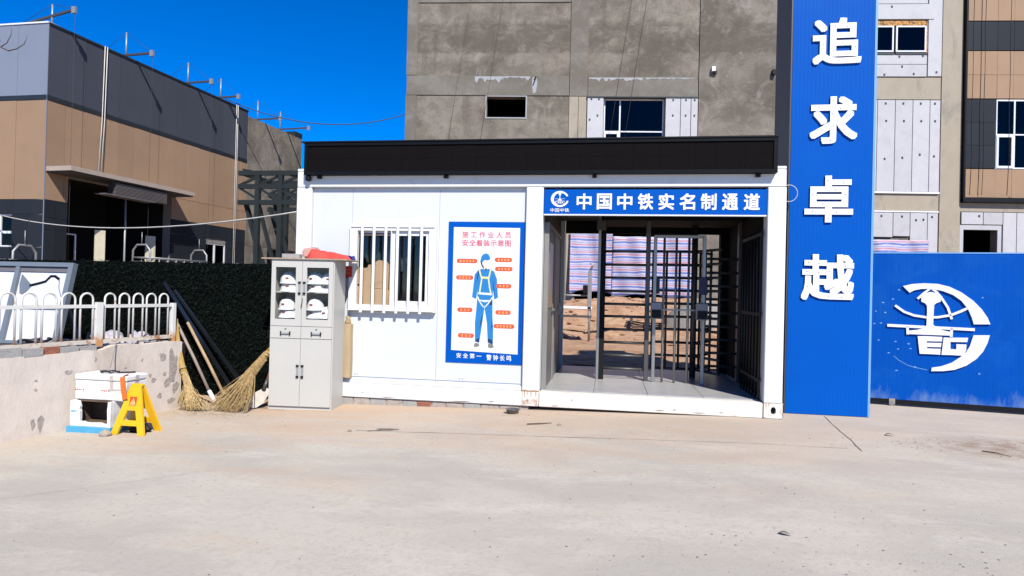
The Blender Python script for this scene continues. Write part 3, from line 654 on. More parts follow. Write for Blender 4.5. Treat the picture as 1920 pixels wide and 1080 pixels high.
for v0, v1 in ((2.92, 3.34), (2.63, 2.91), (1.9, 2.62), (-.2, 1.89)):
    cuts = [0, .31, .62, 1.30, 2.1, 2.9, 3.45, 4.0, 4.5, 5.0, 5.5, 6.0, 6.45, 6.95, 7.43]
    for a, b in zip(cuts, cuts[1:]):
        if hits(a, b, v0, v1, SH): continue
        MB().fbox(LF, a+.004, b-.004, v0+.004, v1-.004, -.028, rb.uniform(-.004, .003)).build('cladding_panel', CLAD_D, bld)
MB().fbox(LF, 0, 7.43, 5.745, 5.855, -.028, .012).build('trim_band', SLATE, bld)
MB().fbox(LF, 0, 7.43, 7.552, 7.60, -.3, .025).build('coping', SLATE, bld)
fu = [0, .86, 1.72, 2.6, 3.4, 4.3, 5.2, 6.1, 7, 8]
for a, b in zip(fu, fu[1:]):
    for v0, v1, m in ((5.86, 7.58, CLAD_G), (3.35, 5.74, CLAD_B)):
        MB().fbox(FF, a+.003, b-.003, v0, v1, -.028, rb.uniform(-.003, .003)).build('cladding_panel', m, bld)
for a, b in zip([0, .45, .90, 1.55, 2.2, 2.9, 3.6, 4.3, 5, 6, 7], [.45, .90, 1.55, 2.2, 2.9, 3.6, 4.3, 5, 6, 7, 8]):
    for v0, v1 in ((2.99, 3.34), (2.2, 2.98), (-.2, 2.19)):
        if a >= .89 and b <= 2.21 and v0 == 2.2: continue
        MB().fbox(FF, a+.003, b-.003, v0+.004, v1-.004, -.028, rb.uniform(-.003, .003)).build('cladding_panel', CLAD_D, bld)
MB().fbox(FF, .001, 8, 5.745, 5.855, -.028, .012).build('trim_band', SLATE, bld)
MB().fbox(FF, .0, 8, 7.582, 7.62, -.3, .02).build('coping', FRAMEW, bld)
MB().fbox(LF, -.006, .008, -.2, 7.56, -.012, .006).build('corner_trim', CLAD_G, bld)
def lwin(fr, u0, u1, v0, v1, mu, mv):
    f = MB().holes(fr, u0, u1, v0, v1, [(a+.03, b-.03, c+.03, d-.03) for a, b in zip([u0]+mu, mu+[u1]) for c, d in zip([v0]+mv, mv+[v1])], -.10, -.04).build('window', FRAMEW, bld)
    MB().fbox(fr, u0+.02, u1-.02, v0+.02, v1-.02, -.075, -.07).build('pane', GLASSD, f)
lwin(FF, .90, 2.2, 2.2, 2.98, [1.28], [2.55]); lwin((LO-LN*.35, LT, Z, LN), .92, 1.22, 1.9, 2.62, [], []); lwin(LF, 5.5, 6.45, 1.9, 2.75, [5.95], [])
pw_ = MB(); pw_.fbox(LF, .63, 3.99, 4.0, 4.02, -2.4, -.31); pw_.fbox(LF, .5, .62, -.2, 4.0, -2.4, -.31); pw_.fbox(LF, 4.0, 4.12, -.2, 4.0, -2.4, -.31); pw_.fbox(LF, .62, 4.0, -.2, 4.0, -2.5, -2.41); pw_.build('porch_shade_lining', INDARK, bld)  # near-black porch box; its upper opening also stands in for the canopy's shadow
# opened door leaves and posts in the dark entrance
for u, w_, a in ((1.40, .24, 30), (3.05, .26, 30)):
    fr = (LO+LT*u, (LT*math.cos(math.radians(a))+LN*math.sin(math.radians(a))), Z, (LN*math.cos(math.radians(a))-LT*math.sin(math.radians(a))))
    d = MB().fbox(fr, 0, w_, .0, 2.75, -.02, .02).build('door', mat('cream_door', (.55, .50, .36), .6), bld)
    MB().fbox(fr, w_-.1, w_-.05, 1.0, 1.15, .021, .06).build('handle', STEEL, d)
MB().tube([LO+LT*2.05+LN*.3+Z*-.1, LO+LT*2.05+LN*.3+Z*4.05], .025, 8).build('canopy_prop', GALV, bld)
# entrance canopy with a louvred box hung under its edge
cn = MB().fbox((LO, LT, Z, LN), .02, 4.05, 4.03, 4.14, .01, .76).build('canopy', CANOPY, bld)
MB().fbox(LF, .05, 4.02, 4.00, 4.028, .02, .74).build('soffit', CANUND, cn)
lv = MB()
for k in range(9): lv.fbox(LF, 1.35, 3.05, 3.66+k*.035, 3.68+k*.035, .45, .70)
lv.build('louvre', LOUVRE, cn); MB().fbox(LF, 1.35, 3.05, 3.65, 3.998, .46, .60).build('louvre_box', CANUND, cn); MB().fbox(LF, 1.0, 2.6, 3.62, 3.645, .40, .74).build('louvre_tray', LOUVRE, cn)
# unfinished concrete end
MB().fbox(LF, 7.44, 10.8, 2.82, 7.40, -.029, .02).build('bare_wall', TOWC, bld)
MB().fbox(LF, 7.44, 8.7, -.2, 2.81, -.028, .02).build('bare_wall', TOWW, bld)
MB().fbox(LF, 10.3, 10.8, 7.405, 7.6, -.6, .03).build('parapet', SLATE, bld)

# hoist outriggers on the roof edge
def hoist(u, h, L, label, z=7.62, off=0):
    b = LO+LT*u+Z*z; t = thing('roof_hoist', label, 'hoist', b-LN*.25, 'hoist outriggers along the roof edge')
    MB().tube([b-LN*.25-Z*.05, b-LN*.25+Z*h], .022, 8).build('mast', GALV, t)
    MB().bar(b-LN*1.3+Z*.10, b+LN*L+Z*(.12+off), .045, .055).build('boom', DKSTEEL, t)
    pw = MB(); pw.tube([b-LN*.25+Z*h, b+LN*(L-.05)+Z*(.16+off)], .006, 5); pw.tube([b-LN*.25+Z*h, b-LN*1.25+Z*.14], .006, 5); pw.build('stay_wire', ROPED, t)
    p = MB(); p.box(b+LN*(L-.02)+V((-.04, -.03, .03+off)), b+LN*(L+.03)+V((.02, .03, .19+off))); p.build('pulley_head', GALV, t)
    MB().box(b-LN*1.32+V((-.15, -.15, -.32)), b-LN*1.32+V((.15, .15, .06))).build('counterweight', BLOCK, t)
    MB().box(b-LN*.25+V((-.1, -.1, -.32)), b-LN*.25+V((.1, .1, -.03))).build('base', BLOCK, t)
    MB().tube([b+LN*(L+.02)+Z*(.05+off), b+LN*(L+.02)-Z*5.1], .004, 4).build('hoist_rope', ROPED, t)
hoist(.28, .55, .42, 'roof hoist outrigger at the near corner of the clad building', off=.25)
hoist(2.46, .75, .62, 'roof hoist outrigger second from the near corner of the roof')
hoist(4.80, .75, .62, 'roof hoist outrigger third from the near corner of the roof')
hoist(6.30, .75, .45, 'roof hoist outrigger at the far end of the grey cladding')
hoist(8.30, .8, .7, 'nearer hoist outrigger on the bare concrete end of the roof', z=7.42)
hoist(9.70, .8, 1.0, 'farthest hoist outrigger on the bare concrete end of the roof', z=7.42)
# white double ropes hung down the cladding
for (u, z1, du, lb) in ((1.52, 4.14, -.16, 'pale double rope hanging from the roof edge down to the canopy'), (6.76, .2, -.06, 'pale double rope hanging full height at the end of the cladding')):
    b = LO+LT*u+LN*.04+Z*7.6; t = thing('hanging_rope', lb, 'rope', b, 'pale ropes hung on the cladding')
    for s in (0, .075):
        MB().tube([b+LT*s-LN*.4+Z*.01, b+LT*s, b+LT*(s+du*.3)-Z*2+LN*.02, b+LT*(s+du)+Z*(z1-7.6)+LN*.06], .012, 6).build('rope', ROPE, t)
# suspended work platforms
def platform(fr, u0, u1, z, off, label):
    b = fr[0]+fr[1]*u0+fr[3]*off+Z*z; t = thing('suspended_platform', label, 'work platform', b, 'suspended platforms against the clad building')
    P = lambda u, v, d: fr[0]+fr[1]*u+Z*v+fr[3]*(off+d)
    MB().prism([(u0, z), (u1, z), (u1, z+.06), (u0, z+.06)], (fr[0], fr[1], Z, fr[3]), off, off+.6).build('deck', DKSTEEL, t)
    for d in (0, .6):
        r = MB(); r.tube([P(u0, z+.45, d), P(u1, z+.45, d)], .02, 6); r.tube([P(u0, z+.8, d), P(u1, z+.8, d)], .022, 6); r.build('guard_rail', GALV, t)
        k = int((u1-u0)/.3); pz = MB()
        for i in range(k+1): pz.tube([P(u0+(u1-u0)*i/k, z+.03, d), P(u0+(u1-u0)*i/k, z+.8, d)], .016, 6)
        pz.build('baluster', GALV, t)
    for u in (u0, u1):
        a = MB(); a.tube([P(u, z, 0), P(u, z+1.0, .02), P(u, z+1.15, .15), P(u, z+1.15, .45), P(u, z+1.0, .58), P(u, z, .6)], .028, 8); a.tube([P(u, z+.8, 0), P(u, z+.8, .6)], .02, 6); a.build('end_frame', GALV, t)
        MB().tube([P(u, z+1.14, .3), P(u, z+1.5, .3)], .01, 6).build('hook_rod', GALV, t)
        MB().box(P(u, z+.5, .22)-V((.12, .12, .15)), P(u, z+.5, .22)+V((.12, .12, .2)), .01).build('hoist_motor', DKSTEEL, t)
platform(LF, 2.5, 4.7, 1.30, .12, 'grey suspended platform with arched ends by the side entrance')
platform(FF, .0, 3.0, 1.05, .15, 'grey suspended platform before the sunlit front, left edge of the picture')
# posts that carry the platforms at rest
# open steelwork beside the bare concrete end
sf = thing('truss_structure', 'dark green-grey steel truss frame between the clad building and the cabin', 'steelwork', (-6.2, 9, 0))
for yy in (9.0, 10.6):
    for z in (4.62, 4.24, 3.78): MB().bar((-6.55, yy, z), (-3.2, yy, z), .1, .13).build('beam', SFRAME, sf)
    for x in (-5.95, -5.25, -3.6): MB().bar((x, yy, gz(x)), (x, yy, 4.55), .13, .13, (0, 1, 0)).build('column', SFRAME, sf)
    dg = MB()
    for a, b in ((-6.5, -5.9), (-5.9, -5.3), (-5.3, -4.7), (-4.7, -4.1)):
        dg.bar((a, yy, 4.18), (b, yy, 3.84), .06, .06); dg.bar((b, yy+.02, 4.55), (a, yy+.02, 4.30), .06, .06)
    dg.build('lacing', SFRAME, sf)
st_ = MB()
for x0_ in (-6.4, -6.0, -5.5): st_.bar((x0_, 9.15, 3.72), (x0_+.75, 9.15, 1.2), .07, .12, (0, 1, 0))  # inclined bars, partly structure, partly standing in for truss shadows on the wall
for k in range(2): st_.bar((-6.5+k*.25, 9.3+k*.9, 3.8), (-5.2+k*.25, 9.3+k*.9, gz(-5)), .06, .2, (0, 1, 0))
st_.build('shadow_stringer', SFRAME, sf)
for x in (-6.45, -5.0, -3.5): MB().bar((x, 9.05, 4.62), (x, 10.55, 4.62), .08, .12).build('cross_beam', SFRAME, sf)
MB().bar((-6.5, 9.1, 4.75), (-5.8, 9.1, 4.62), .05, .05).build('hand_rail', SFRAME, sf)
# overhead lines
def hang(p, q, sag, k=20): return [V(p).lerp(V(q), i/k)-Z*(sag*4*(i/k)*(1-i/k)) for i in range(k+1)]
solo(MB().tube(hang((-11.0, 5.50, 3.05), (.0, .3, 2.43), .32), .011, 6), 'overhead_wire', ROPE, (-11.0, 5.5, 3.05), 'pale sagging wire from the clad building to the white cabin', 'wire')
solo(MB().tube(hang((-8.86, 11.7, 7.66), (-3.50, 14.86, 7.95), .62), .016, 6), 'overhead_cable', ROPED, (-8.86, 11.7, 7.66), 'black cable sagging across the blue sky', 'cable')
# leafless tree whose twigs reach into the top left corner
tr = thing('bare_tree', 'leafless tree with a few twigs showing at the top left edge', 'tree', (-8.0, 2.0, gz(-8)))
MB().tube([(-8.0, 2, -.2), (-8.02, 2.02, 1.5), (-7.95, 2, 3.2), (-8.05, 2.02, 4.4)], [.14, .12, .1, .07], 10).build('trunk', BARK, tr)
br = MB()
br.tube([(-8.05, 2.02, 4.4), (-7.5, 2, 5.3), (-7.0, 2, 5.62), (-6.82, 2, 5.56), (-6.62, 2, 5.47), (-6.45, 2, 5.50), (-6.30, 2, 5.58), (-6.24, 2, 5.73)], [.06, .03, .018, .014, .012, .009, .007, .003], 6)
br.tube([(-6.78, 2, 5.545), (-6.68, 2.02, 5.62), (-6.60, 2.02, 5.76), (-6.585, 2.02, 5.90)], [.010, .008, .006, .003], 5)
br.tube([(-6.86, 2, 5.57), (-6.80, 2, 5.65), (-6.81, 2, 5.72)], [.008, .006, .003], 5)
rt = random.Random(2)
for k in range(9):
    a = rt.uniform(1.9, 4.4); s = V((-8.02, 2, 3.3+k*.12)); p = [s]; d = V((math.cos(a), math.sin(a)*.8, .8))
    for i in range(4): p.append(p[-1]+d*.45+V((rt.uniform(-.1, .1), rt.uniform(-.1, .1), rt.uniform(0, .15))))
    br.tube(p, [.04, .03, .02, .012, .004], 6)
br.build('branches', BARK, tr)
# ================================================================== WHITE CONTAINER CABIN
KF = (V((0, 0, 0)), X, Z, -Y)                        # front plane, d grows towards the viewer
cab = thing('container_cabin', 'white steel container cabin with barred window and open turnstile passage', 'cabin', (3.03, 1.5, 0))
B = lambda name, m, a, b, bv=.008: MB().box(a, b, bv).build(name, m, cab)
for x0, x1 in ((0, .205), (3.02, 3.23), (5.85, 6.055)):
    B('corner_post', WHITE, (x0, 0, .182), (x1, .2, 2.688)); B('corner_post', WHITE, (x0, 2.79, .182), (x1, 2.99, 2.688))
B('top_beam', WHITE, (.006, -.004, 2.69), (6.049, .17, 2.892)); B('top_beam', WHITE, (.006, 2.82, 2.69), (6.049, 2.994, 2.892))
B('top_beam', WHITE, (-.003, .172, 2.692), (.16, 2.818, 2.89)); B('top_beam', WHITE, (5.895, .172, 2.692), (6.058, 2.818, 2.89))
B('base_beam', WHITE, (.205, -.003, .0), (3.02, .16, .178)); B('base_beam', BEAM, (3.232, -.003, .0), (5.84, .16, .178)); B('base_beam', BEAM, (.2, 2.83, .0), (5.85, 2.993, .178))
B('base_beam', BEAM, (0, .2, .0), (.16, 2.79, .178)); B('base_beam', BEAM, (5.895, .2, .0), (6.055, 2.79, .178))
B('corner_casting', RUST, (3.022, -.004, .0), (3.228, .2, .179))
for x0 in (0, 5.85):
    for y0 in (0, 2.79):
        if (x0, y0) == (5.85, 0): continue
        B('corner_casting', RUST, (x0-.002, y0-.002, 0), (x0+.207, y0+.202, .179))
# front right casting with its oval lifting hole
cs = MB(); n = 20; oc = V((5.957, -.006, .095)); rect = []; ov = []; ovb = []
for k in range(n):
    a = 2*math.pi*k/n; c, s = math.cos(a), math.sin(a); m_ = max(abs(c)/.107, abs(s)/.086)
    rect.append(cs.bm.verts.new((oc.x+c/m_, oc.y, oc.z+s/m_))); ov.append(cs.bm.verts.new((oc.x+.03*c, oc.y, oc.z+.044*s))); ovb.append(cs.bm.verts.new((oc.x+.03*c, oc.y+.05, oc.z+.044*s)))
for k in range(n):
    j = (k+1) % n; cs.bm.faces.new((rect[k], rect[j], ov[j], ov[k])); cs.bm.faces.new((ov[k], ov[j], ovb[j], ovb[k]))
cs.box((5.85, .045, .006), (6.062, .2, .180)); cs.box((6.058, -.006, .009), (6.064, .045, .181)); cs.box((5.85, -.006, .1785), (6.064, .045, .1815)); cs.box((5.85, -.006, .006), (6.064, .045, .0095))
cs.build('corner_casting', RUST, cab)
MB().prism([(5.957+.05*math.cos(k*.4), .095+.06*math.sin(k*.4)) for k in range(15)], KF, -.044, -.038).build('lifting_hole', BLACK, cab)
# front wall: three sandwich panels, the middle one cut for the window
for x0, x1, hs in ((.207, .75, []), (.75, 1.91, [(.80, 1.85, 1.16, 2.17)]), (1.91, 3.018, [])):
    MB().holes(KF, x0+.002, x1-.002, .205, 2.687, hs, -.12, -.055).build('wall_panel', PANEL, cab)
MB().fbox(KF, .21, 3.016, .182, .235, -.054, -.03).build('skirting', PANEL, cab); MB().fbox(KF, .21, 3.016, .262, .272, -.054, -.046).build('skirting', PANEL, cab)
B('ceiling', INNER, (.165, .175, 2.60), (5.89, 2.815, 2.66)); B('roof', WHITE, (.0, .0, 2.894), (6.05, 2.99, 2.93))
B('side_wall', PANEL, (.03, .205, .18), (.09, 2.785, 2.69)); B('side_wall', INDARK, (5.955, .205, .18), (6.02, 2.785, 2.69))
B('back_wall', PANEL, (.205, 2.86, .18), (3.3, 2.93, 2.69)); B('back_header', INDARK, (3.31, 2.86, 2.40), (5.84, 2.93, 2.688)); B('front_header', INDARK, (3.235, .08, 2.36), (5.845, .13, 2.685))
part_ = MB().holes((V((3.232, 0, 0)), Y, Z, X), .2, 2.86, .18, 2.6, [], -.075, 0).build('partition', INNER, cab)
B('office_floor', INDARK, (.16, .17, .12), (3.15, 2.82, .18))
B('floor_tray', INNER, (3.16, .165, .10), (5.89, 2.825, .168))
for i in range(4):
    for j in range(4):
        a = 3.236+i*.6535; b = .166+j*.665; e = min(a+.6535, 5.85)
        MB().box((a+.002, b+.002, .169), (e-.002, b+.663, .188+random.uniform(0, .0012)), .002).build('floor_tile', FLOORT, cab)
B('post_shade_sheet', INDARK, (5.79, 2.74, .19), (5.955, 2.786, 2.60)); B('post_shade_sheet', INDARK, (5.80, 2.787, .19), (5.848, 2.99, 2.60)); B('side_wall', INDARK, (5.90, .203, .19), (5.954, 2.738, 2.59))  # near-black sheets added before the white back post to put it in shade
# doors in the passage wall
DFR = (V((3.234, 0, 0)), Y, Z, X)
for y0, y1, m in ((.25, 1.08, mat('grey_steel_door', (.15, .15, .145), .5)), (1.3, 2.2, MATS['grey_steel_door'])):
    d = MB().fbox(DFR, y0, y1, .20, 2.22, .002, .045).build('door', m, cab)
    MB().holes(DFR, y0-.06, y1+.06, .19, 2.28, [(y0-.005, y1+.005, .19, 2.225)], .002, .06).build('frame', mat('door_frame_grey', (.22, .215, .2), .5), d)
    MB().fbox(DFR, y1-.14, y1-.09, 1.05, 1.25, .046, .06).build('lock_plate', STEEL, d); MB().bar((3.31, y1-.11, 1.17), (3.31, y1-.25, 1.17), .02, .025).build('handle', STEEL, d)
MB().fbox(DFR, .38, .92, 1.2, 2.05, .046, .052).build('door_glazing', mat('amber_glazing', (.22, .16, .10), .3), cab)
# window with its bars
win = MB().holes(KF, .748, 1.892, 1.108, 2.222, [(.852, 1.30, 1.19, 2.135), (1.31, 1.80, 1.19, 2.135)], -.054, .012).build('window', WHITE, cab)
MB().holes(KF, 1.282, 1.80, 1.185, 2.14, [(1.352, 1.752, 1.245, 2.075)], -.085, -.02).build('sash', WHITE, win)
MB().fbox(KF, .852, 1.28, 2.075, 2.10, -.07, -.03).build('track', mat('brown_track', (.20, .16, .15), .6), win); MB().fbox(KF, .852, 1.28, 2.105, 2.134, -.075, -.035).build('track', WHITE, win)
MB().fbox(KF, 1.34, 1.76, 1.235, 2.085, -.058, -.052).build('pane', GLASS, win); MB().fbox(KF, .84, 1.30, 1.19, 2.08, -.098, -.092).build('pane', GLASS, win)
for x in (.925, 1.082, 1.238, 1.395, 1.552, 1.708): MB().box((x-.018, -.042, 1.085), (x+.018, -.026, 2.205), .004).build('bar', WHITE, win)
for z in (1.128, 2.19): MB().box((.77, -.0255, z-.012), (1.87, -.0125, z+.012)).build('rail', WHITE, win)
def curtain_reflection(name, pts, y, m, par):
    mb = MB(); k = 14; top = []; bot = []
    for i in range(k+1):
        s = i/k; (x0, x1, z1), zb = pts[0], pts[1](s)
        xx = x0+(x1-x0)*s; yy = y+.03*math.sin(s*22); top.append(mb.bm.verts.new((xx, yy, z1))); bot.append(mb.bm.verts.new((xx*.75+(x0*.6+x1*.4)*.25, yy, zb)))
    for i in range(k): mb.bm.faces.new((top[i], top[i+1], bot[i+1], bot[i]))
    return mb.build(name, m, par)
GC = mat('grey_curtain', (.10, .10, .095), .9, var=.2)
curtain_reflection('curtain_reflection', [(.84, 1.29, 2.1), lambda s: 1.75-.3*s], .22, GC, win); curtain_reflection('curtain_reflection', [(1.33, 1.62, 2.1), lambda s: 1.62+.42*s], .24, mat('pale_pane_reflection', (.22, .22, .22), .9), win)  # the pale right one stands in for a reflection in the pane
# cardboard wedged behind the bars
cb = thing('cardboard_sheets', 'brown cardboard pieces wedged behind the left window bars', 'cardboard', (1.05, .02, 1.13))
for k, (pg, d) in enumerate(((((.84, 1.17), (.925, 1.16), (.93, 1.43), (.84, 1.42)), .0), (((.845, 1.45), (.93, 1.44), (.93, 1.66), (.85, 1.66)), .001), (((.935, 1.165), (1.08, 1.14), (1.085, 1.70), (1.0, 1.70), (.985, 1.66), (.935, 1.655)), .003), (((1.09, 1.40), (1.27, 1.39), (1.275, 1.70), (1.25, 1.745), (1.14, 1.76), (1.09, 1.735)), .005), (((1.09, 1.145), (1.20, 1.12), (1.28, 1.15), (1.285, 1.37), (1.27, 1.388), (1.09, 1.395)), .012))):
    MB().prism([(p[0], p[1]) for p in pg], KF, -.026+d, -.019+d).build('sheet', CARDB, cb)
MB().prism([(1.11, 1.12), (1.22, 1.085), (1.27, 1.12), (1.20, 1.125)], KF, .0, .012).build('torn_flap', PINK, cb)
# little red box hung on the wall beside the window
rbx = thing('red_box', 'small red enamel box hung on the cabin wall beside the window', 'box', (.735, 0, 1.53))
MB().box((.675, -.03, 1.535), (.795, .054, 1.675), .006).build('case', REDP, rbx); MB().box((.69, -.034, 1.515), (.73, .0, 1.533)).build('tag', INK, rbx)
for z in (1.58, 1.62): MB().fbox(KF, .70, .77, z, z+.012, .031, .033).build('mark', ORANGE, rbx)

# concrete levelling strip under the low left end
pad = MB().box((.0, .03, -.16), (3.1, .3, -.004)).build('foundation_strip', BARE); tag(pad, kind='structure')
rp = random.Random(8); x = .25
while x < 2.9:
    wd = rp.uniform(.18, .26); MB().box((x, .012+rp.uniform(0, .01), -.13), (x+wd-.015, .06, -.012+rp.uniform(-.01, .004)), .006).build('brick', rp.choice([BARE, BARE, BARE, BLOCK]) if not 1.6 < x < 1.85 else BRICKR, pad); x += wd

SCUFF = mat('paint_scuff', (.30, .24, .19), .8, var=.3, scale=30); rq = random.Random(17)
for (x, z, l) in ((3.62, .10, .03), (4.62, .03, .12), (4.82, .045, .05), (5.05, .025, .16), (5.35, .04, .06), (3.38, .02, .1), (1.2, .02, .2), (2.1, .015, .3), (2.6, .03, .08), (.95, .06, .04)):
    MB().prism([(x, z), (x+l*.4, z-.004-rq.random()*.004), (x+l, z+.001), (x+l*.7, z+.006+rq.random()*.006), (x+l*.25, z+.005)], KF, .0028, .0042).build('scuff', SCUFF, cab)
for x in (.84, .87, 2.22, 2.26): MB().lathe([(0, 0), (.006, 0), (.006, .004), (0, .004)], (x, .05, .29), 8).build('screw', DKSTEEL, cab)
DRIP = mat('rust_drip', (.45, .24, .11), .8, var=.3, scale=25)
for x in (3.05, 3.09, 3.13, 3.19, 5.87, 5.90):
    h_ = rq.uniform(.03, .08); MB().prism([(x, .178), (x+.012, .178), (x+.008, .178-h_), (x+.004, .178-h_)], KF, .0045, .0065).build('rust_drip', DRIP, cab)
rs_ = MB().prism([(3.022, .183), (3.228, .183), (3.228, .194), (3.17, .20), (3.1, .193), (3.05, .203), (3.022, .196)], KF, .0005, .0025).build('rust_edge', DRIP, cab)

# LED strip display on the front edge of the roof
led = thing('led_display', 'long black LED display strip along the cabin roof edge', 'display', (3.03, -.04, 2.84))
MB().holes(KF, .14, 5.925, 2.835, 3.245, [(.185, 5.88, 2.875, 3.205)], -.005, .10).build('housing', LEDF, led)
MB().fbox(KF, .10, 5.94, 3.246, 3.262, -.006, .11).build('top_cap', BLACK, led)
for i in range(18):
    for j in range(2):
        a = .186+i*(5.693/18); c = 2.876+j*.1645
        MB().fbox(KF, a+.0008, a+5.693/18-.0008, c+.0008, c+.1637, .055, .085+random.uniform(-.0012, .0012)).build('led_module', LED, led)
MB().fbox(KF, .15, 5.915, 2.84, 3.24, -.03, -.0065).build('back_plate', LEDF, led)
for x in (.22, 1.9, 3.7, 5.8): MB().box((x, .001, 2.931), (x+.05, .32, 2.99)).build('bracket', DKSTEEL, led)
for x in (.30, 1.98, 3.82, 5.70): MB().box((x, -.06, 2.795), (x+.05, -.008, 2.833)).build('clip', BLACK, led)
MB().box((.15, -.09, 2.76), (.21, -.01, 2.833), .015).build('cable_gland', BLACK, led)

# blue name board over the passage
nb = thing('name_board', 'blue board with white Chinese characters over the turnstile passage', 'sign', (4.54, .03, 2.35))
MB().box((3.236, .02, 2.362), (5.846, .06, 2.662), .004).build('board', BLUE, nb)
MB().box((3.236, .012, 2.345), (5.840, .062, 2.361)).build('edge_strip', FRAMEW, nb)
NF = (V((0, .019, 0)), X, Z, -Y)
for k, c in enumerate('中国中铁实名制通道'):
    x0 = 3.635+k*.2435; glyph('character', c, NF, (x0, 2.418, x0+.18, 2.612), -.0005, .006, LETTER, nb, .022)
def crec(fr, cx, cz, r, parent, d):
    """round emblem: an open ring round a rail section, with letters across it"""
    def pt(a, rr): return (cx+rr*1.12*math.cos(math.radians(a)), cz+rr*math.sin(math.radians(a)))
    mb = MB()
    for a0, a1 in ((22, 190), (190, 345)):
        k = 18; o = [pt(a0+(a1-a0)*i/k, r) for i in range(k+1)]
        i_ = [pt(a0+(a1-a0)*i/k, r*(.74+.14*abs(math.cos(math.radians((a0+(a1-a0)*i/k)/2+5)))-.08)) for i in range(k, -1, -1)]
        mb.prism(o+i_, fr, -.0005, d)
    mb.build('ring', LETTER, parent)
    rl_ = MB().prism([(cx-.16*r, cz+.72*r), (cx+.16*r, cz+.72*r), (cx+.16*r, cz+.55*r), (cx+.05*r, cz+.45*r), (cx+.05*r, cz-.02*r), (cx+.28*r, cz-.12*r), (cx+.28*r, cz-.2*r), (cx-.28*r, cz-.2*r), (cx-.28*r, cz-.12*r), (cx-.05*r, cz-.02*r), (cx-.05*r, cz+.45*r), (cx-.16*r, cz+.55*r)], fr, -.0005, d); rl_.build('rail_mark', LETTER, parent)
    MB().ribbon([(cx-.62*r, cz+.02*r), (cx+.62*r, cz+.02*r)], .03*r, fr, -.0005, d*.7).build('line_mark', LETTER, parent)
    glyph('emblem_letters', 'CREC', fr, (cx-.62*r, cz-.58*r, cx+.62*r, cz-.24*r), -.0005, d, LETTER, parent, .02)
crec(NF, 3.43, 2.545, .098, nb, .005)
glyph('caption', '中国中铁', NF, (3.315, 2.385, 3.545, 2.432), -.0005, .004, LETTER, nb, .01)

# safety poster
PF = (V((2.035, .050, 2.262)), X, Z, -Y)
po = thing('safety_poster', 'blue-edged poster of a harnessed worker on the cabin wall', 'poster', (2.52, .05, .49))
MB().fbox(PF, 0, .97, -1.77, 0, -.004, .004).build('board', BLUE, po)
def pp(x, y): return ((x-73+.021*(y-57))/517*.97, -(y-57)/953*1.77)
PAPER = mat('poster_white', (.76, .80, .83), .5, var=.02); TITLE = mat('poster_title_red', (.62, .05, .09), .5)
SUIT = mat('print_blue_suit', (.012, .20, .52), .5, var=.05); SUITD = mat('print_dark_fold', (.008, .03, .09), .5); SKIN = mat('print_skin', (.74, .66, .58), .5); HARN = mat('print_harness', (.72, .70, .30), .5); HARNW = mat('print_harness_white', (.74, .78, .74), .5)
PILL = mat('print_orange_pill', (.66, .10, .03), .5); PILLT = mat('print_pill_marks', (.78, .50, .18), .5); SHOE = mat('print_shoe', (.20, .20, .17), .5)
MB().prism([pp(108, 94), pp(557, 97), pp(542, 940), pp(92, 926)], PF, .0035, .005).build('white_field', PAPER, po)
def ink(name, m, pts, lv): return MB().prism([pp(*p) for p in pts], PF, .0045, .005+.0007*lv).build(name, m, po)
fig = [('trousers', SUIT, [(268,583),(322,598),(318,640),(304,740),(284,872),(255,864),(254,740),(264,640)], 1), ('trousers', SUIT, [(321,598),(373,583),(373,700),(379,770),(376,882),(341,867),(336,740),(320,640)], 1),
 ('jacket', SUIT, [(272,384),(312,370),(345,372),(385,390),(372,582),(270,582)], 2), ('sleeve', SUIT, [(274,384),(252,412),(234,565),(262,577),(280,450)], 1.5), ('sleeve', SUIT, [(383,390),(402,440),(410,565),(385,577),(368,450)], 1.5),
 ('hand', SKIN, [(238,577),(262,577),(262,605),(252,628),(242,610)], 1), ('hand', SKIN, [(385,577),(402,575),(400,610),(390,630),(382,600)], 1), ('face', SKIN, [(305,318),(318,314),(350,310),(350,330),(346,350),(335,362),(320,368),(310,355)], 2.5),
 ('collar', SKIN, [(314,360),(338,358),(340,376),(328,384),(314,378)], 2.2), ('chin_strap', SUITD, [(288,318),(300,318),(304,345),(316,364),(308,368),(298,352)], 3), ('helmet', SUIT, [(290,326),(297,290),(310,275),(330,269),(345,275),(355,295),(357,308),(340,316),(318,314),(302,330)], 3.2),
 ('fold', SUITD, [(306,670),(302,720),(284,790),(292,730)], 2), ('fold', SUITD, [(362,690),(372,755),(362,790),(368,740)], 2), ('fold', SUITD, [(262,850),(284,838),(282,868),(258,862)], 2), ('fold', SUITD, [(345,840),(374,850),(374,878),(343,864)], 2), ('fold', SUITD, [(356,570),(371,575),(371,612),(352,618)], 2.4), ('fold', SUITD, [(276,384),(284,380),(270,420),(266,470)], 2.4), ('fold', SUITD, [(374,440),(380,470),(388,560),(378,500)], 2.4), ('fold', SUITD, [(318,372),(338,372),(332,384),(322,383)], 2.6),
 ('shoe', SHOE, [(246,892),(255,872),(280,875),(286,890),(270,900),(248,899)], 1), ('shoe', SHOE, [(343,892),(345,872),(375,880),(384,898),(360,906),(344,899)], 1)]
for f in fig: ink(*f)
for pts, m, wd in (([(283,382),(300,440),(292,490),(284,540)], HARN, .018), ([(360,382),(346,440),(352,490),(362,540)], HARN, .018), ([(298,432),(350,434)], HARN, .026), ([(276,538),(368,543)], HARNW, .026), ([(272,560),(284,590),(302,618),(318,634),(338,612),(356,590),(370,566)], HARNW, .014)):
    MB().ribbon([pp(*p) for p in pts], wd, PF, .006, .0076+wd*.02).build('harness_strap', m, po)
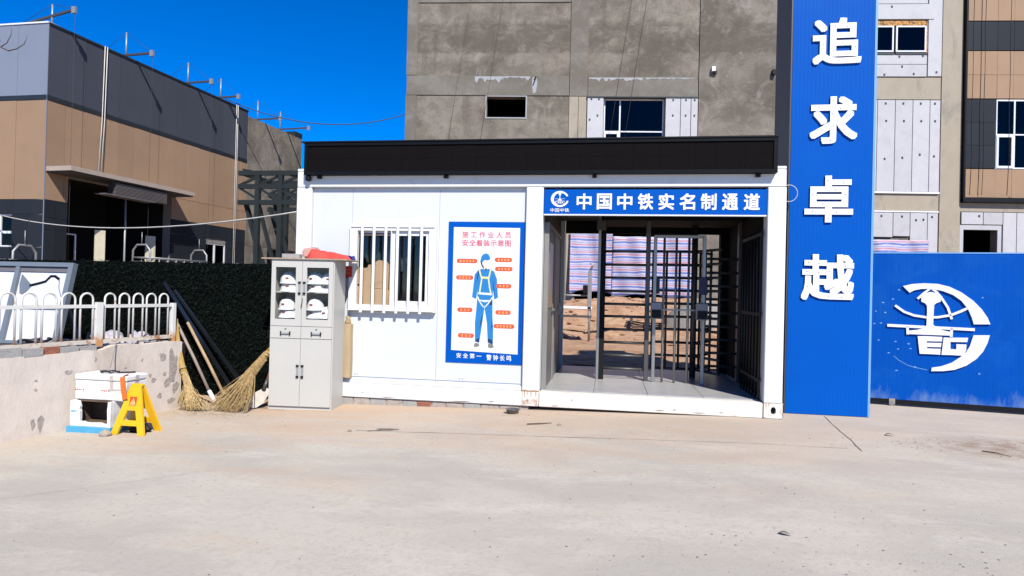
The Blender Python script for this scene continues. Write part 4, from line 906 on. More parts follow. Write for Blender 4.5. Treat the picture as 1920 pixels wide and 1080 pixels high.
MB().fbox(PF, pp(322,0)[0]+.006, pp(350,0)[0]+.006, pp(0,432)[1]-.012, pp(0,432)[1]+.012, .006, .0086).build('buckle', HARN, po)
for x0, x1, y in ((128,270,322), (124,243,434), (133,238,652), (138,249,825), (387,505,311), (389,508,372), (396,500,487), (392,496,663), (380,521,755)):
    a, b = pp(x0, y), pp(x1, y); h = .028; pl_ = []
    for k in range(8): t = math.pi/2+math.pi*k/7; pl_.append((a[0]+h+h*math.cos(t), a[1]+h*math.sin(t)))
    for k in range(8): t = -math.pi/2+math.pi*k/7; pl_.append((b[0]-h+h*math.cos(t), b[1]+h*math.sin(t)))
    p_ = MB().prism(pl_, PF, .0045, .0062).build('caption_pill', PILL, po)
    q = MB(); k = max(4, int((b[0]-a[0])/.042))
    for i in range(k-1):
        cx = a[0]+.03+(b[0]-a[0]-.06)*(i+.5)/(k-1); q.fbox(PF, cx-.011, cx+.011, a[1]-.012, a[1]-.006, .006, .0066); q.fbox(PF, cx-.011, cx+.011, a[1]+.004, a[1]+.010, .006, .0066); q.fbox(PF, cx-.003, cx+.003, a[1]-.014, a[1]+.013, .006, .0067)
    q.build('pill_print', PILLT, p_)
def prow(name, s, x0, y0, x1, y1, m, bold=.012):
    a = pp(x0, y1); b = pp(x1, y0); glyph(name, s, PF, (a[0], a[1], b[0], b[1]), .0045, .0058, m, po, bold)
prow('title_line', '施 工 作 业 人 员', 165, 122, 497, 166, TITLE); prow('title_line', '安全着装示意图', 165, 178, 497, 222, TITLE)
prow('slogan', '安 全 第 一', 128, 944, 300, 978, LETTER); prow('slogan', '警 钟 长 鸣', 333, 948, 500, 986, LETTER)

# full-height turnstile
ts = thing('turnstile', 'full-height steel turnstile with card readers inside the passage', 'turnstile', (4.7, 1.5, .19))
F0 = .189
T = lambda name, m, a, b, bv=.004: MB().box(a, b, bv).build(name, m, ts)
T('post', STEEL, (3.885, 1.36, F0), (3.925, 1.52, 2.595)); T('post', INDARK, (3.926, 1.36, F0), (3.995, 1.54, 2.595))
T('post', DKSTEEL, (4.555, 1.36, F0), (4.615, 1.46, 2.595)); T('post', STEEL, (4.655, 1.30, F0), (4.70, 1.36, 2.24)); T('post', STEEL, (5.315, 1.30, F0), (5.36, 1.36, 2.24)); T('top_rail', STEEL, (4.70, 1.302, 2.20), (5.315, 1.358, 2.24))
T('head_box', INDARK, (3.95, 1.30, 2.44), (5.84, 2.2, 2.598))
for z in (2.01, 1.82, 1.635, 1.445, 1.26, 1.085, .90, .715, .53, .345): MB().tube([(3.98, 1.42, z), (4.56, 1.41, z)], .019, 8).build('comb_bar', DKSTEEL, ts)
for z in (2.03, 1.84, 1.655, 1.465, 1.28, 1.1, .92, .735, .55, .365): MB().tube([(4.615, 1.42, z-.012), (4.64, 1.40, z-.012)], .02, 8).build('bolt', STEEL, ts)
for x in (4.80, 4.965, 5.135): MB().tube([(x, 1.33, F0), (x, 1.33, 2.21)], .017, 8).build('front_bar', STEEL, ts)
T('middle_rail', STEEL, (4.70, 1.312, 1.19), (5.315, 1.346, 1.212))
for z in (1.94, 1.74, 1.55, 1.36, 1.165, .97, .78, .59, .40):
    MB().tube([(5.42, 1.72, z), (5.86, 1.72, z)], .02, 8).build('comb_bar', DKSTEEL, ts); MB().lathe([(0, -.022), (.018, -.012), (.022, 0), (.018, .012), (0, .022)], (5.42, 1.72, z), 10).build('bar_knob', STEEL, ts)
T('post', DKSTEEL, (5.86, 1.66, F0), (5.92, 1.78, 2.595))
rx, ry = 5.30, 2.02
MB().tube([(rx, ry, F0), (rx, ry, 2.44)], .045, 12).build('rotor_shaft', DKSTEEL, ts)
for z in (2.06, 1.86, 1.665, 1.475, 1.28, 1.085, .895, .70, .505, .31):
    for a in (178, 298, 58): MB().tube([(rx, ry, z), (rx+.62*math.cos(math.radians(a)), ry+.62*math.sin(math.radians(a)), z)], .02, 8).build('rotor_arm', DKSTEEL, ts)
for a in (178, 298, 58):
    for rr in (.60, .40, .21): MB().tube([(rx+rr*math.cos(math.radians(a)), ry+rr*math.sin(math.radians(a))+.012, .30), (rx+rr*math.cos(math.radians(a)), ry+rr*math.sin(math.radians(a))+.012, 2.08)], .018, 8).build('rotor_upright', DKSTEEL, ts)
SILV = mat('reader_case', (.30, .31, .32), .45)
for x0, x1 in ((4.625, 4.775), (5.235, 5.385)):
    rd_ = MB().box((x0, 1.20, 1.07), (x1, 1.298, 1.30), .008).build('card_reader', SILV, ts)
    MB().box((x0+.012, 1.192, 1.085), (x1-.012, 1.199, 1.20)).build('screen', BLACK, rd_)
T('control_box', mat('navy_box', (.01, .015, .07), .5), (5.27, 1.24, 1.42), (5.38, 1.298, 1.66), .006); T('control_box', mat('dark_green_box', (.012, .03, .022), .5), (4.69, 1.365, 1.42), (4.75, 1.42, 1.65), .006)
T('junction_box', INNER, (3.86, 1.30, 2.30), (3.99, 1.355, 2.44), .006)
# bar screen along the right-hand wall
bs = thing('bar_screen', 'dark vertical bar screen along the right wall of the passage', 'screen', (5.8, .65, .19))
BARK_ = mat('black_bar_paint', (.022, .021, .02), .5, spec=.25)
for k in range(7): MB().tube([(5.82, .14+k*.165, F0), (5.82, .14+k*.165, 2.2)], .014, 8).build('bar', BARK_, bs)
for z in (.42, 1.2, 2.15): MB().box((5.808, .12, z-.02), (5.832, 1.16, z+.02)).build('rail', BARK_, bs)
for z in (.45, 2.12): MB().box((5.833, .5, z-.015), (5.954, .53, z+.015)).build('fixing', DKSTEEL, bs)

# ================================================================== GATE PILLAR AND SLIDING GATE
pil = thing('gate_pillar', 'tall blue steel gate pillar with four large white Chinese characters', 'pillar', (6.65, .75, 0))
fp = MB(); prof = []; x = 6.20
while x < 7.125: prof += [(x, 0), (x+.032, 0), (x+.036, -.0009), (x+.041, -.0009)]; x += .045
prof = [p for p in prof if p[0] <= 7.128]+[(7.128, 0), (7.128, -.03), (6.20, -.03)]
fp.prism([(p[0], p[1]) for p in prof], (V((0, .42, 0)), X, -Y, Z), .006, 6.2); fp.build('front_sheet', BLUE, pil)
MB().box((7.129, .415, .006), (7.155, .47, 6.2)).build('edge_trim', BLUEL, pil)
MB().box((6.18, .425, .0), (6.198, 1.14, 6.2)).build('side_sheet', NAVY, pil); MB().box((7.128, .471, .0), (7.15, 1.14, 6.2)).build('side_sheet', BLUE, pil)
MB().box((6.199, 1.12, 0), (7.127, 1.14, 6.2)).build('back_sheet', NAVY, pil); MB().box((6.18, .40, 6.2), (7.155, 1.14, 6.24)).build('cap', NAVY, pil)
QF = (V((0, .42, 0)), X, Z, -Y)
for c, (a, b, d, e) in zip('追求卓越', ((6.42, 4.235, 6.975, 4.795), (6.405, 3.275, 6.945, 3.845), (6.365, 2.325, 6.915, 2.89), (6.345, 1.385, 6.945, 1.94))):
    glyph('character', c, QF, (a, b, d, e), .004, .024, LETTER, pil, .024)
GO = V((7.552, 1.508, 0)); GT = V((.98369, -.17985, 0)); GN = V((-.17985, -.98369, 0)); GFR = (GO, GT, Z, GN)
gt = thing('sliding_gate', 'blue steel sliding gate with a large white round emblem', 'gate', GO+GT*1.8)
gp = MB(); prof = []; x = -.75
while x < 5.0: prof += [(x, 0), (x+.07, 0), (x+.075, -.0009), (x+.082, -.0009)]; x += .09
prof += [(5.05, 0), (5.05, -.04), (-.75, -.04)]
gp.prism(prof, (GO, GT, GN, Z), .085, 2.035); gp.build('gate_sheet', BLUEG, gt)
MB().fbox(GFR, -.75, 5.05, 2.036, 2.052, -.045, .006).build('top_edge', BLUEL, gt)
MB().fbox(GFR, -.75, 5.05, .025, .083, -.05, .015).build('bottom_rail', BLACK, gt)
for u in (-.3, .27, 2.4, 4.6):
    wc = GO+GT*u+GN*.02+Z*.03; MB().tube([wc-GN*.05, wc+GN*.012], .03, 12).build('wheel', STEEL, gt)
MB().fbox(GFR, .24, .31, .02, .095, .016, .03).build('wheel_bracket', BEIGE, gt)
GL = {'up': [(0.376, 1.6), (0.486, 1.631), (0.621, 1.643), (0.774, 1.637), (0.906, 1.602), (1.038, 1.532), (1.169, 1.427), (1.262, 1.321), (1.327, 1.215), (1.36, 1.13), (1.181, 1.123), (1.158, 1.209), (1.116, 1.316), (1.04, 1.423), (0.945, 1.497), (0.832, 1.545), (0.699, 1.573), (0.584, 1.566), (0.507, 1.547), (0.454, 1.514)], 'lo': [(1.18, 0.981), (1.356, 0.989), (1.333, 0.891), (1.289, 0.781), (1.218, 0.68), (1.109, 0.586), (0.981, 0.524), (0.85, 0.498), (0.718, 0.489), (0.724, 0.534), (0.83, 0.558), (0.942, 0.609), (1.034, 0.684), (1.097, 0.749), (1.142, 0.838)], 'rail': [(0.589, 1.477), (0.643, 1.514), (0.696, 1.531), (0.757, 1.517), (0.809, 1.483), (0.81, 1.406), (0.759, 1.382), (0.737, 1.359), (0.733, 1.26), (0.73, 1.105), (0.765, 1.062), (0.841, 1.032), (0.926, 1.014), (0.926, 0.965), (0.459, 0.964), (0.459, 1.011), (0.555, 1.026), (0.622, 1.051), (0.654, 1.084), (0.659, 1.257), (0.657, 1.346), (0.635, 1.379), (0.591, 1.399)], 'peak': [(0.548, 1.436), (0.623, 1.514), (0.695, 1.58), (0.757, 1.537), (0.815, 1.461), (0.892, 1.331), (0.938, 1.179)], 'eq': [(0.29, 1.341), (0.396, 1.259), (0.513, 1.214), (0.648, 1.195), (0.781, 1.199), (0.931, 1.233), (1.042, 1.288), (1.112, 1.331)], 'bar': [(0.202, 1.072), (1.193, 1.054)], 'v1': [(0.438, 1.071), (0.444, 0.959)], 'v2': [(0.94, 1.069), (0.936, 0.948)], 'E1': [(0.557, 0.942), (0.658, 0.947), (0.672, 0.712), (0.584, 0.71)], 'E2': [(0.658, 0.947), (0.837, 0.944), (0.832, 0.884), (0.661, 0.88)], 'E3': [(0.662, 0.86), (0.829, 0.864), (0.822, 0.809), (0.666, 0.805)], 'E4': [(0.669, 0.785), (0.82, 0.787), (0.816, 0.711), (0.672, 0.712)], 'C1': [(0.852, 0.938), (0.927, 0.939), (0.931, 0.713), (0.831, 0.71)], 'C2': [(0.927, 0.939), (1.122, 0.946), (1.112, 0.889), (0.928, 0.884)], 'C3': [(0.929, 0.79), (1.102, 0.788), (1.08, 0.711), (0.931, 0.713)], 'C4': [(0.994, 0.857), (1.105, 0.858), (1.102, 0.788), (0.995, 0.789)], 'marks': [(0.265, 1.424), (0.153, 1.376), (0.053, 1.089), (0.132, 1.099), (0.107, 0.869), (0.462, 0.837), (0.482, 0.771), (0.229, 0.701), (0.535, 0.529), (0.336, 1.55), (0.336, 0.759), (0.18, 1.241), (0.066, 1.255), (0.305, 0.858), (0.322, 0.471), (1.278, 1.469), (1.258, 0.487)]}
for k, nm in (('up', 'emblem_arc'), ('lo', 'emblem_arc'), ('rail', 'emblem_rail')): MB().prism(GL[k], GFR, .003, .024).build(nm, LETTER, gt)
for k, wd, nm in (('peak', .028, 'emblem_meridian'), ('eq', .03, 'emblem_parallel'), ('bar', .036, 'emblem_bar'), ('v1', .03, 'emblem_tick'), ('v2', .03, 'emblem_tick')): MB().ribbon(GL[k], wd, GFR, .002, .021).build(nm, LETTER, gt)
for ks, nm in ((('E1', 'E2', 'E3', 'E4'), 'emblem_letter'), (('C1', 'C2', 'C3', 'C4'), 'emblem_letter')):
    mb = MB()
    for k in ks: mb.prism(GL[k], GFR, .002, .022)
    mb.build(nm, LETTER, gt)
GLUE = mat('glue_residue', (.14, .32, .60), .7, var=.3, scale=30); rg_ = random.Random(6)
for (u, z) in GL['marks']:
    MB().prism([(u+rg_.uniform(.008, .022)*math.cos(t*.9), z+rg_.uniform(.006, .014)*math.sin(t*.9)) for t in range(7)], GFR, .0005, .0022).build('glue_mark', GLUE, gt)
MB().ribbon([(.29, .665), (.35, .61), (.45, .55), (.54, .525), (.68, .50)], .008, GFR, .0005, .002).build('glue_mark', GLUE, gt)
DUST = mat('splash_dust', (.10, .20, .48), .85, var=.3, scale=20)
# thin wire loop left hanging by the cabin's top corner
lp = [V((6.16+.095*math.cos(t), .30, 2.66+.10*math.sin(t))) for t in [k*math.pi/10 for k in range(-9, 10)]]
solo(MB().tube([V((6.05, .12, 2.75)), V((6.07, .25, 2.72))]+lp, .004, 5), 'wire_loop', ROPE, (6.1, .2, 2.7), 'thin pale wire loop at the top right corner of the cabin', 'wire')
# ================================================================== YARD WALL, RAILING AND WHAT LIES BEHIND
WO = V((-1.46, -2.64, 0)); WT = V((.1858, .9826, 0)); WN = V((.9826, -.1858, 0)); WF = (WO, WT, Z, WN)
yw = thing('yard_wall', 'low stained plaster wall with peeling render on the left', 'wall', WO+WT*.5+V((0, 0, -.12)))
wb = MB(); k = 40; rw = random.Random(9)
top = [(-5+7.0*i/k, .672+.012*rw.uniform(-1, 1)+(.03 if i > 34 else 0)) for i in range(k+1)]
wb.prism([(2.0, -.25), (-5, -.25)][::-1]+top[::-1], WF, -.24, 0); wb.build('plaster_body', PLASTER, yw)
def blob(cx, cy, rx, ry, seed, nn=34):
    r = random.Random(seed); hm = [(k, r.uniform(0, 6.28), r.uniform(.4, 1)*.34/k**.75) for k in range(1, 9)]
    q = lambda t: max(.3, 1+sum(a*math.sin(k*t+f) for k, f, a in hm))
    return [(cx+rx*math.cos(t)*q(t), cy+ry*math.sin(t)*q(t)) for t in [2*math.pi*i/nn for i in range(nn)]]
for i, (s, z, a, b) in enumerate(((1.88, .36, .07, .16), (1.72, .52, .045, .045), (1.92, .14, .045, .06), (1.80, .20, .04, .05), (1.62, .27, .028, .03), (1.56, .33, .02, .018), (.62, .47, .035, .022), (.36, .02, .03, .07), (.28, .0, .02, .05), (1.25, .45, .012, .012), (1.86, .0, .05, .03), (.30, .33, .014, .016), (.30, .42, .012, .012), (1.70, .08, .03, .03), (1.76, .33, .025, .02), (.9, .58, .012, .02), (1.45, .52, .012, .018), (-.6, .3, .1, .08))):
    MB().prism(blob(s, z, a, b, i+20), WF, -.003, .0025).build('bare_patch', BARE, yw)
for s0, s1, h, m in ((-.12, .17, .075, BLOCK), (.18, .36, .06, BLOCK), (.37, .53, .062, BRICKR), (.54, .72, .05, BLOCK), (.74, .92, .045, BLOCK), (-.5, -.14, .07, BARE)):
    MB().fbox(WF, s0, s1, .66, .675+h, -.2, rw.uniform(-.02, .006)).build('coping_block', m, yw)
rail = thing('yard_railing', 'white looped steel railing with rust stains on top of the low wall', 'railing', WO+WT*1.0+Z*.72)
MB().fbox(WF, -4.9, 1.94, .735, .775, -.115, -.06).build('bottom_rail', RAILR, rail); MB().fbox(WF, -4.9, 1.94, 1.115, 1.15, -.10, -.075).build('top_rail', RAILW, rail)
for s in (-1.0, .975): MB().fbox(WF, s-.035, s+.035, .70, 1.175, -.125, -.05).build('post', RAILW, rail)
for s in (-4.0, 1.93): MB().fbox(WF, s-.02, s+.02, .68, 1.16, -.12, -.055).build('post', RAILW, rail)
for s in (-2.2, -1.5, .5, 1.5): MB().fbox(WF, s-.03, s+.03, .66, .736, -.11, -.07).build('foot', RAILR, rail)
P = lambda s, z, d: WO+WT*s+Z*z+WN*d
for i in range(20):
    s = 1.80-.172*i if i < 5 else .85-.192*(i-5); w_ = .06 if i < 5 else .068
    if i >= 10: s -= .06
    hp = [P(s-w_, .776, -.0875)]+[P(s-w_*math.cos(t), 1.27-w_+w_*math.sin(t), -.0875) for t in [math.pi*q/10 for q in range(11)]]+[P(s+w_, .776, -.0875)]
    MB().tube(hp, .0105, 8).build('hoop', RAILW, rail)
# soil held up behind the wall
sb = MB(); z1 = .60
pg = [P(-5, 0, -.245), P(2.0, 0, -.245), V((-1.62, .12, 0)), V((-8, .12, 0)), V((-8, -7.5, 0))]
a = [sb.bm.verts.new((p.x, p.y, z1)) for p in pg]; b = [sb.bm.verts.new((p.x, p.y, -.3)) for p in pg]; sb.bm.faces.new(a)
for i in range(len(pg)): sb.bm.faces.new((a[i], a[(i+1) % 5], b[(i+1) % 5], b[i]))
tag(sb.build('soil_bed', mat('dark_soil', (.06, .045, .035), .95, var=.4, scale=9, bump=.6, bscale=12)), kind='structure')
# leaning partition panel with white boards, one broken
pn = thing('partition_panel', 'grey framed partition with white boards, one cracked, leaning behind the railing', 'panel', (-3.6, -.86, .60))
lean = V((0, .225, 1.005)).normalized(); PO = V((-2.62, -.875, .60)); PM = (PO, -X, lean, V((0, -lean.z, lean.y)))
H = 1.045
MB().fbox(PM, 0, .07, 0, H, -.04, .03).build('stile', ALU, pn)
for u in (.80, 1.62, 2.42): MB().fbox(PM, u-.03, u+.03, 0, H-.056, -.035, .025).build('stile', ALU, pn)
MB().fbox(PM, .071, 2.5, H-.055, H, -.04, .03).build('rail', ALU, pn); MB().fbox(PM, .071, 2.5, 0, .04, -.04, .028).build('rail', ALU, pn)
for u0, u1 in ((.072, .768), (.832, 1.588), (1.652, 2.388)):
    bd = MB().fbox(PM, u0, u1, .042, H-.057, -.02, -.01).build('board', BOARD, pn)
    MB().fbox(PM, u0, u1, H-.12, H-.058, -.009, .004).build('head_strip', mat('head_strip_grey', (.15, .14, .15), .6), pn)
    MB().fbox(PM, u0, u1, .445, .462, -.009, .001).build('mid_rail', ALU, pn)
MB().prism([(.745, H-.15), (.56, H-.30), (.66, H-.42), (.72, H-.40), (.75, H-.28)], PM, -.009, -.004).build('broken_gap', ALU, pn)
MB().ribbon([(.60, H-.30), (.48, H-.27), (.38, H-.24), (.32, H-.17), (.26, H-.17), (.19, H-.21)], .03, PM, -.009, -.0035).build('broken_gap', BLACK, pn)
MB().ribbon([(.19, H-.21), (.17, H-.32), (.12, H-.42), (.075, H-.45)], .008, PM, -.009, -.0036).build('broken_gap', ALU, pn)
for u in (.3, 2.2): MB().bar(PO-X*u+lean*.95-Y*-.05, PO-X*u+V((0, .62, .0)), .04, .04).build('prop', WOODG, pn)
# hose and cloth on the soil
hz = MB()
for cx, cy, r, z in ((-1.98, -1.55, .13, .62), (-2.1, -1.7, .15, .63), (-1.88, -1.35, .11, .63), (-2.25, -1.5, .12, .64)):
    hz.tube([(cx+r*math.cos(t), cy+r*.8*math.sin(t), z+.05+.06*math.sin(t*.5+cx*9)**2) for t in [k*.33 for k in range(18)]], .016, 8)
solo(hz, 'hose_coil', HOSE, (-2.05, -1.55, .6), 'tangle of black hose on the soil behind the railing', 'hose')
def lump(name, m, c, sx, sy, sz, seed, label, cat, rough=.2):
    bm = bmesh.new(); bmesh.ops.create_icosphere(bm, subdivisions=3, radius=1); r = random.Random(seed); f = [r.uniform(0, 6) for _ in range(6)]
    for v in bm.verts:
        q = 1+rough*math.sin(v.co.x*4+f[0])*math.cos(v.co.y*5+f[1])+rough*.6*math.sin(v.co.z*7+v.co.x*6+f[2]); v.co = V((v.co.x*sx*q, v.co.y*sy*q, max(v.co.z*q, -.55)*sz+.55*sz))
    for fc in bm.faces: fc.smooth = True
    me = bpy.data.meshes.new(name); bm.to_mesh(me); bm.free(); o = place(name, me, m); o.location = c; return tag(o, label, cat)
lump('cloth_bundle', CLOTHW, (-1.80, -1.02, .60), .20, .15, .13, 3, 'pale grey cloth bundle behind the railing post', 'cloth', .3)
lump('cloth_bundle', CLOTHW, (-1.62, -.75, .60), .16, .1, .12, 5, 'lumpy pale cloth heap nearest the hedge behind the railing', 'cloth', .3)
lump('plastic_sack', BLACK, (-2.0, -.95, .60), .12, .1, .14, 8, 'small black plastic sack beside the pale cloth bundle', 'sack', .2)

# artificial hedge screen
hd = thing('hedge_screen', 'dark green artificial hedge screen between the wall and the cabin', 'hedge', (-2.6, .25, -.13))
MB().box((-8, .22, -.2), (-.02, .26, 1.69)).build('backing', HEDGEB, hd)
rh = random.Random(12); vs = []; fs = []
for k in range(42000):
    x = -.02-6.6*rh.random()**1.25; z = -.12+1.83*rh.random(); y = .215-rh.random()*.045; ln = rh.uniform(.015, .042); wd = rh.uniform(.0015, .0032)
    dx, dy, dz = rh.gauss(0, .55), -rh.uniform(.15, .8), rh.gauss(-.35, .6); l = math.sqrt(dx*dx+dy*dy+dz*dz); dx, dy, dz = dx/l*ln, dy/l*ln, dz/l*ln
    b = len(vs); px_ = wd*dz/ln; pz_ = -wd*dx/ln
    vs += [(x-px_, y, z-pz_), (x+px_, y, z+pz_), (x+dx*.6+px_, y+dy*.6, z+dz*.6+pz_), (x+dx, y+dy, z+dz), (x+dx*.6-px_, y+dy*.6, z+dz*.6-pz_)]
    fs.append((b, b+1, b+2, b+3, b+4))
tag(pydata('leaves', vs, fs, LEAF, hd), kind='stuff')
for x in (-7, -5, -3, -1): MB().tube([(x, .29, -.2), (x, .29, 1.70)], .025, 8).build('post', DKSTEEL, hd)

# ================================================================== TOOLS IN THE CORNER
for (p, q, lb) in (((-1.95, .10, 1.40), (-.62, -.16, -.105), 'longer dark steel profile leaning on the hedge, left of the pair'), ((-1.80, .11, 1.29), (-.52, -.02, -.105), 'shorter dark steel profile leaning on the hedge, right of the pair')):
    mb = MB(); mb.bar(p, q, .008, .06, (0, 1, 0)); d = (V(q)-V(p)).normalized(); s = d.cross(Y).normalized()
    off = Y*-.026; mb.bar(V(p)+off+s*.02, V(q)+off+s*.02, .05, .006, (0, 1, 0)); solo(mb, 'steel_profile', PROFILE, q, lb, 'steel bar', 'steel bars leaning on the hedge')
def tool(name, label, p, q, r, m, blade=None):
    t = thing(name, label, name, q, None); MB().tube([p, V(p).lerp(V(q), .5)+V((.008, 0, 0)), q], [r*.9, r, r], 10).build('handle', m, t); return t
t = tool('shovel', 'grey wooden handle tool leaning beside the left broom', (-1.36, -.44, .93), (-.86, -.40, -.02), .019, WOODG)
MB().tube([(-.90, -.402, .06), (-.80, -.395, -.105)], [.024, .03], 10).build('socket', LETTER, t)
t = tool('pole', 'brown wooden pole leaning between the two straw brooms', (-1.31, -.28, .90), (-.70, -.30, -.105), .02, WOOD)
def broom(label, pts, fan, hw, seed, n=420):
    r = random.Random(seed); pts = [V(p) for p in pts]; t = thing('straw_broom', label, 'broom', fan[0], 'straw brooms in the corner')
    k = pts[-1]
    hb = MB()
    rr = [.013, .018, .023, .027][:len(pts)]
    hb.tube(pts, rr, 10)
    for q in range(60):     # straw stalks laid along the handle
        a = r.uniform(0, 6.28); hb.tube([p+V((math.cos(a)*ra, math.sin(a)*ra, 0))*1.05+V((0, 0, r.uniform(-.03, .03))) for p, ra in zip(pts, rr)], .003, 3)
    hb.build('handle', STRAWB, t)
    for f in (.35, .8):
        p = pts[-2].lerp(pts[-1], f); d = (pts[-1]-pts[-2]).normalized(); MB().tube([p-d*.012, p+d*.012], .041, 12).build('binding', STRAW, t)
    bm_ = MB(); C_ = V(fan[0]); A = V(fan[1]); D = V(fan[2])
    d0 = (pts[-1]-pts[-2]).normalized()
    for q in range(n):
        s = r.gauss(0, .5); s = max(-1, min(1, s)); w2 = r.uniform(-1, 1)
        st_ = k+V((r.uniform(-.02, .02), r.uniform(-.02, .02), r.uniform(-.05, .06))); en = C_+A*(s*hw)+D*(w2*.06)+V((0, 0, r.uniform(0, .14)*r.random()**2))
        L = (en-st_).length; m1 = st_+d0*L*.38+A*(s*hw*.12); m2 = st_.lerp(en, .72)+d0*L*.05+A*(s*hw*.05)
        if en.z < gz(en.x)+.004: en.z = gz(en.x)+.004
        sz = r.uniform(.7, 1.35); jt = V((r.gauss(0, .012), r.gauss(0, .012), r.gauss(0, .010))); bm_.tube([st_, m1+jt*.6, m2+jt*1.3, en], [.0042*sz, .0038*sz, .003*sz, .0012], 3, False)
    tag(bm_.build('bristles', STRAW, t), kind='stuff')
broom('straw broom leaning upright against the end of the yard wall', [(-1.21, -.63, .94), (-1.16, -.66, .70), (-1.07, -.70, .42), (-1.0, -.73, .28)], ((-.80, -.84, -.10), (.95, -.05, 0), (.1, .9, 0)), .21, 1, 280)
broom('straw broom tilted against the left side of the cabinet', [(-.075, -.26, .69), (-.10, -.295, .64), (-.135, -.335, .575), (-.165, -.37, .52)], ((-.40, -.80, -.10), (.93, -.12, 0), (.1, .9, 0)), .29, 2, 420)
sh = thing('shovel', 'red-handled square shovel leaning against the cabinet side', 'shovel', (-.2, -.55, -.1))
MB().tube([(-.06, -.24, .62), (-.13, -.38, .22)], [.015, .017], 10).build('handle', mat('red_wood_handle', (.34, .09, .06), .6), sh)
SB = (V((-.15, -.42, .10)), V((.80, .55, .10)).normalized(), V((-.28, -.55, -.79)).normalized(), V((0, 0, 0))); nn = SB[1].cross(SB[2]).normalized(); SB = (SB[0], SB[1], SB[2], nn)
MB().tube([(-.125, -.37, .24), (-.15, -.42, .10)], [.02, .026], 10).build('socket', DKSTEEL, sh)
MB().prism([(-.03, -.03), (.03, -.03), (.10, .02), (.105, .20), (.06, .255), (-.06, .255), (-.105, .20), (-.10, .02)], SB, -.002, .004).build('blade', mat('worn_blade', (.24, .215, .19), .5, metal=.4, var=.2, scale=14), sh)
solo(MB().tube([(-.30, -.12, .03), (-.10, -.12, .16)], .012, 8).tube([(-.10, -.12, .16), (-.06, -.10, -.10)], .01, 8), 'iron_tool', STEEL, (-.2, -.12, -.1), 'small iron tool on the ground behind the shovel', 'tool')

rl2 = random.Random(31); vs = []; fs = []
for k in range(260):
    x = rl2.gauss(-.55, .28); y = -.9-abs(rl2.gauss(0, .13)); a = rl2.uniform(0, 3.14); L = rl2.uniform(.012, .05); z = gz(x)+.003; b = len(vs)
    if x < -1.05 or x > .6: continue
    c, s_ = math.cos(a)*L, math.sin(a)*L; nx_, ny_ = -math.sin(a)*.0016, math.cos(a)*.0016
    vs += [(x-nx_, y-ny_, z), (x+nx_, y+ny_, z), (x+c+nx_, y+s_+ny_, z+.002), (x+c-nx_, y+s_-ny_, z+.002)]; fs.append((b, b+1, b+2, b+3))
tag(pydata('straw_litter', vs, fs, STRAWB), 'loose straw bits fallen round the brooms', 'straw', kind='stuff')
# ================================================================== HELMET CABINET
CO = V((-.02, -.53, -.105)); CU = V((.9965, .0836, 0)); CN = V((.0836, -.9965, 0)); CF = (CO, CU, Z, CN)
cbn = thing('steel_cabinet', 'tall grey steel cabinet with glass upper doors full of white helmets', 'cabinet', CO+CU*.39-CN*.2)
WC, DC, HC = .785, .40, 1.83
sd = MB(); sd.fbox(CF, 0, .012, .0, HC, -DC, -.001); sd.fbox(CF, WC-.012, WC, .0, HC, -DC, -.001); sd.fbox(CF, .013, WC-.013, HC-.02, HC, -DC, -.001); sd.fbox(CF, .013, WC-.013, 0, .045, -DC, -.004); sd.fbox(CF, .013, WC-.013, .046, HC-.021, -DC, -DC+.012)
sd.build('carcass', CAB, cbn)
for z in (.87, 1.005): MB().fbox(CF, .014, WC-.014, z, z+.014, -DC+.013, -.003).build('shelf', CAB, cbn)
MB().fbox(CF, .014, WC-.014, 1.425, 1.437, -DC+.013, -.03).build('shelf', CAB, cbn)
HB = BLACK
def vhandle(u, v, par):
    h = MB(); h.fbox(CF, u-.013, u+.013, v, v+.11, .0185, .026); h.build('handle', SILV, par)
    h = MB(); h.fbox(CF, u-.015, u+.015, v-.022, v+.0, .0185, .034); h.build('handle_end', HB, par); MB().fbox(CF, u-.015, u+.015, v+.11, v+.132, .0185, .034).build('handle_end', HB, par)
for u0, u1, g0, g1, hu in ((.012, .390, .06, .312, .362), (.395, .773, .448, .722, .422)):
    d = MB().holes(CF, u0, u1, 1.022, 1.808, [(g0, g1, 1.105, 1.735)], 0, .018).build('glass_door', CAB, cbn)
    MB().fbox(CF, g0-.01, g1+.01, 1.095, 1.745, -.006, -.002).build('glass', GLASSC, d); vhandle(hu, 1.43, d)
    d = MB().fbox(CF, u0, u1, .05, .866, 0, .018).build('door', CAB, cbn); vhandle(hu, .42, d)
    d = MB().fbox(CF, u0, u1, .873, 1.016, 0, .018).build('drawer', CAB, cbn); c = (u0+u1)/2
    h = MB(); h.fbox(CF, c-.05, c+.05, .925, .94, .0185, .035); h.build('handle', SILV, d)
    h = MB(); h.fbox(CF, c-.062, c-.05, .91, .955, .0185, .036); h.build('handle_end', HB, d); MB().fbox(CF, c+.05, c+.062, .91, .955, .0185, .036).build('handle_end', HB, d)
    MB().lathe([(0, 0), (.011, 0), (.011, .006), (0, .006)], CO+CU*c+Z*.985+CN*.02, 10).build('lock', DKSTEEL, d)
MB().tube([CO+CU*.405+Z*1.36+CN*.03, CO+CU*.40+Z*1.30+CN*.032, CO+CU*.39+Z*1.25+CN*.03], .006, 6).build('key', DKSTEEL, cbn)
MB().lathe([(0, 0), (.009, 0), (.009, .006), (0, .006)], CO+CU*.42+Z*.385+CN*.02, 10).build('lock', DKSTEEL, cbn)
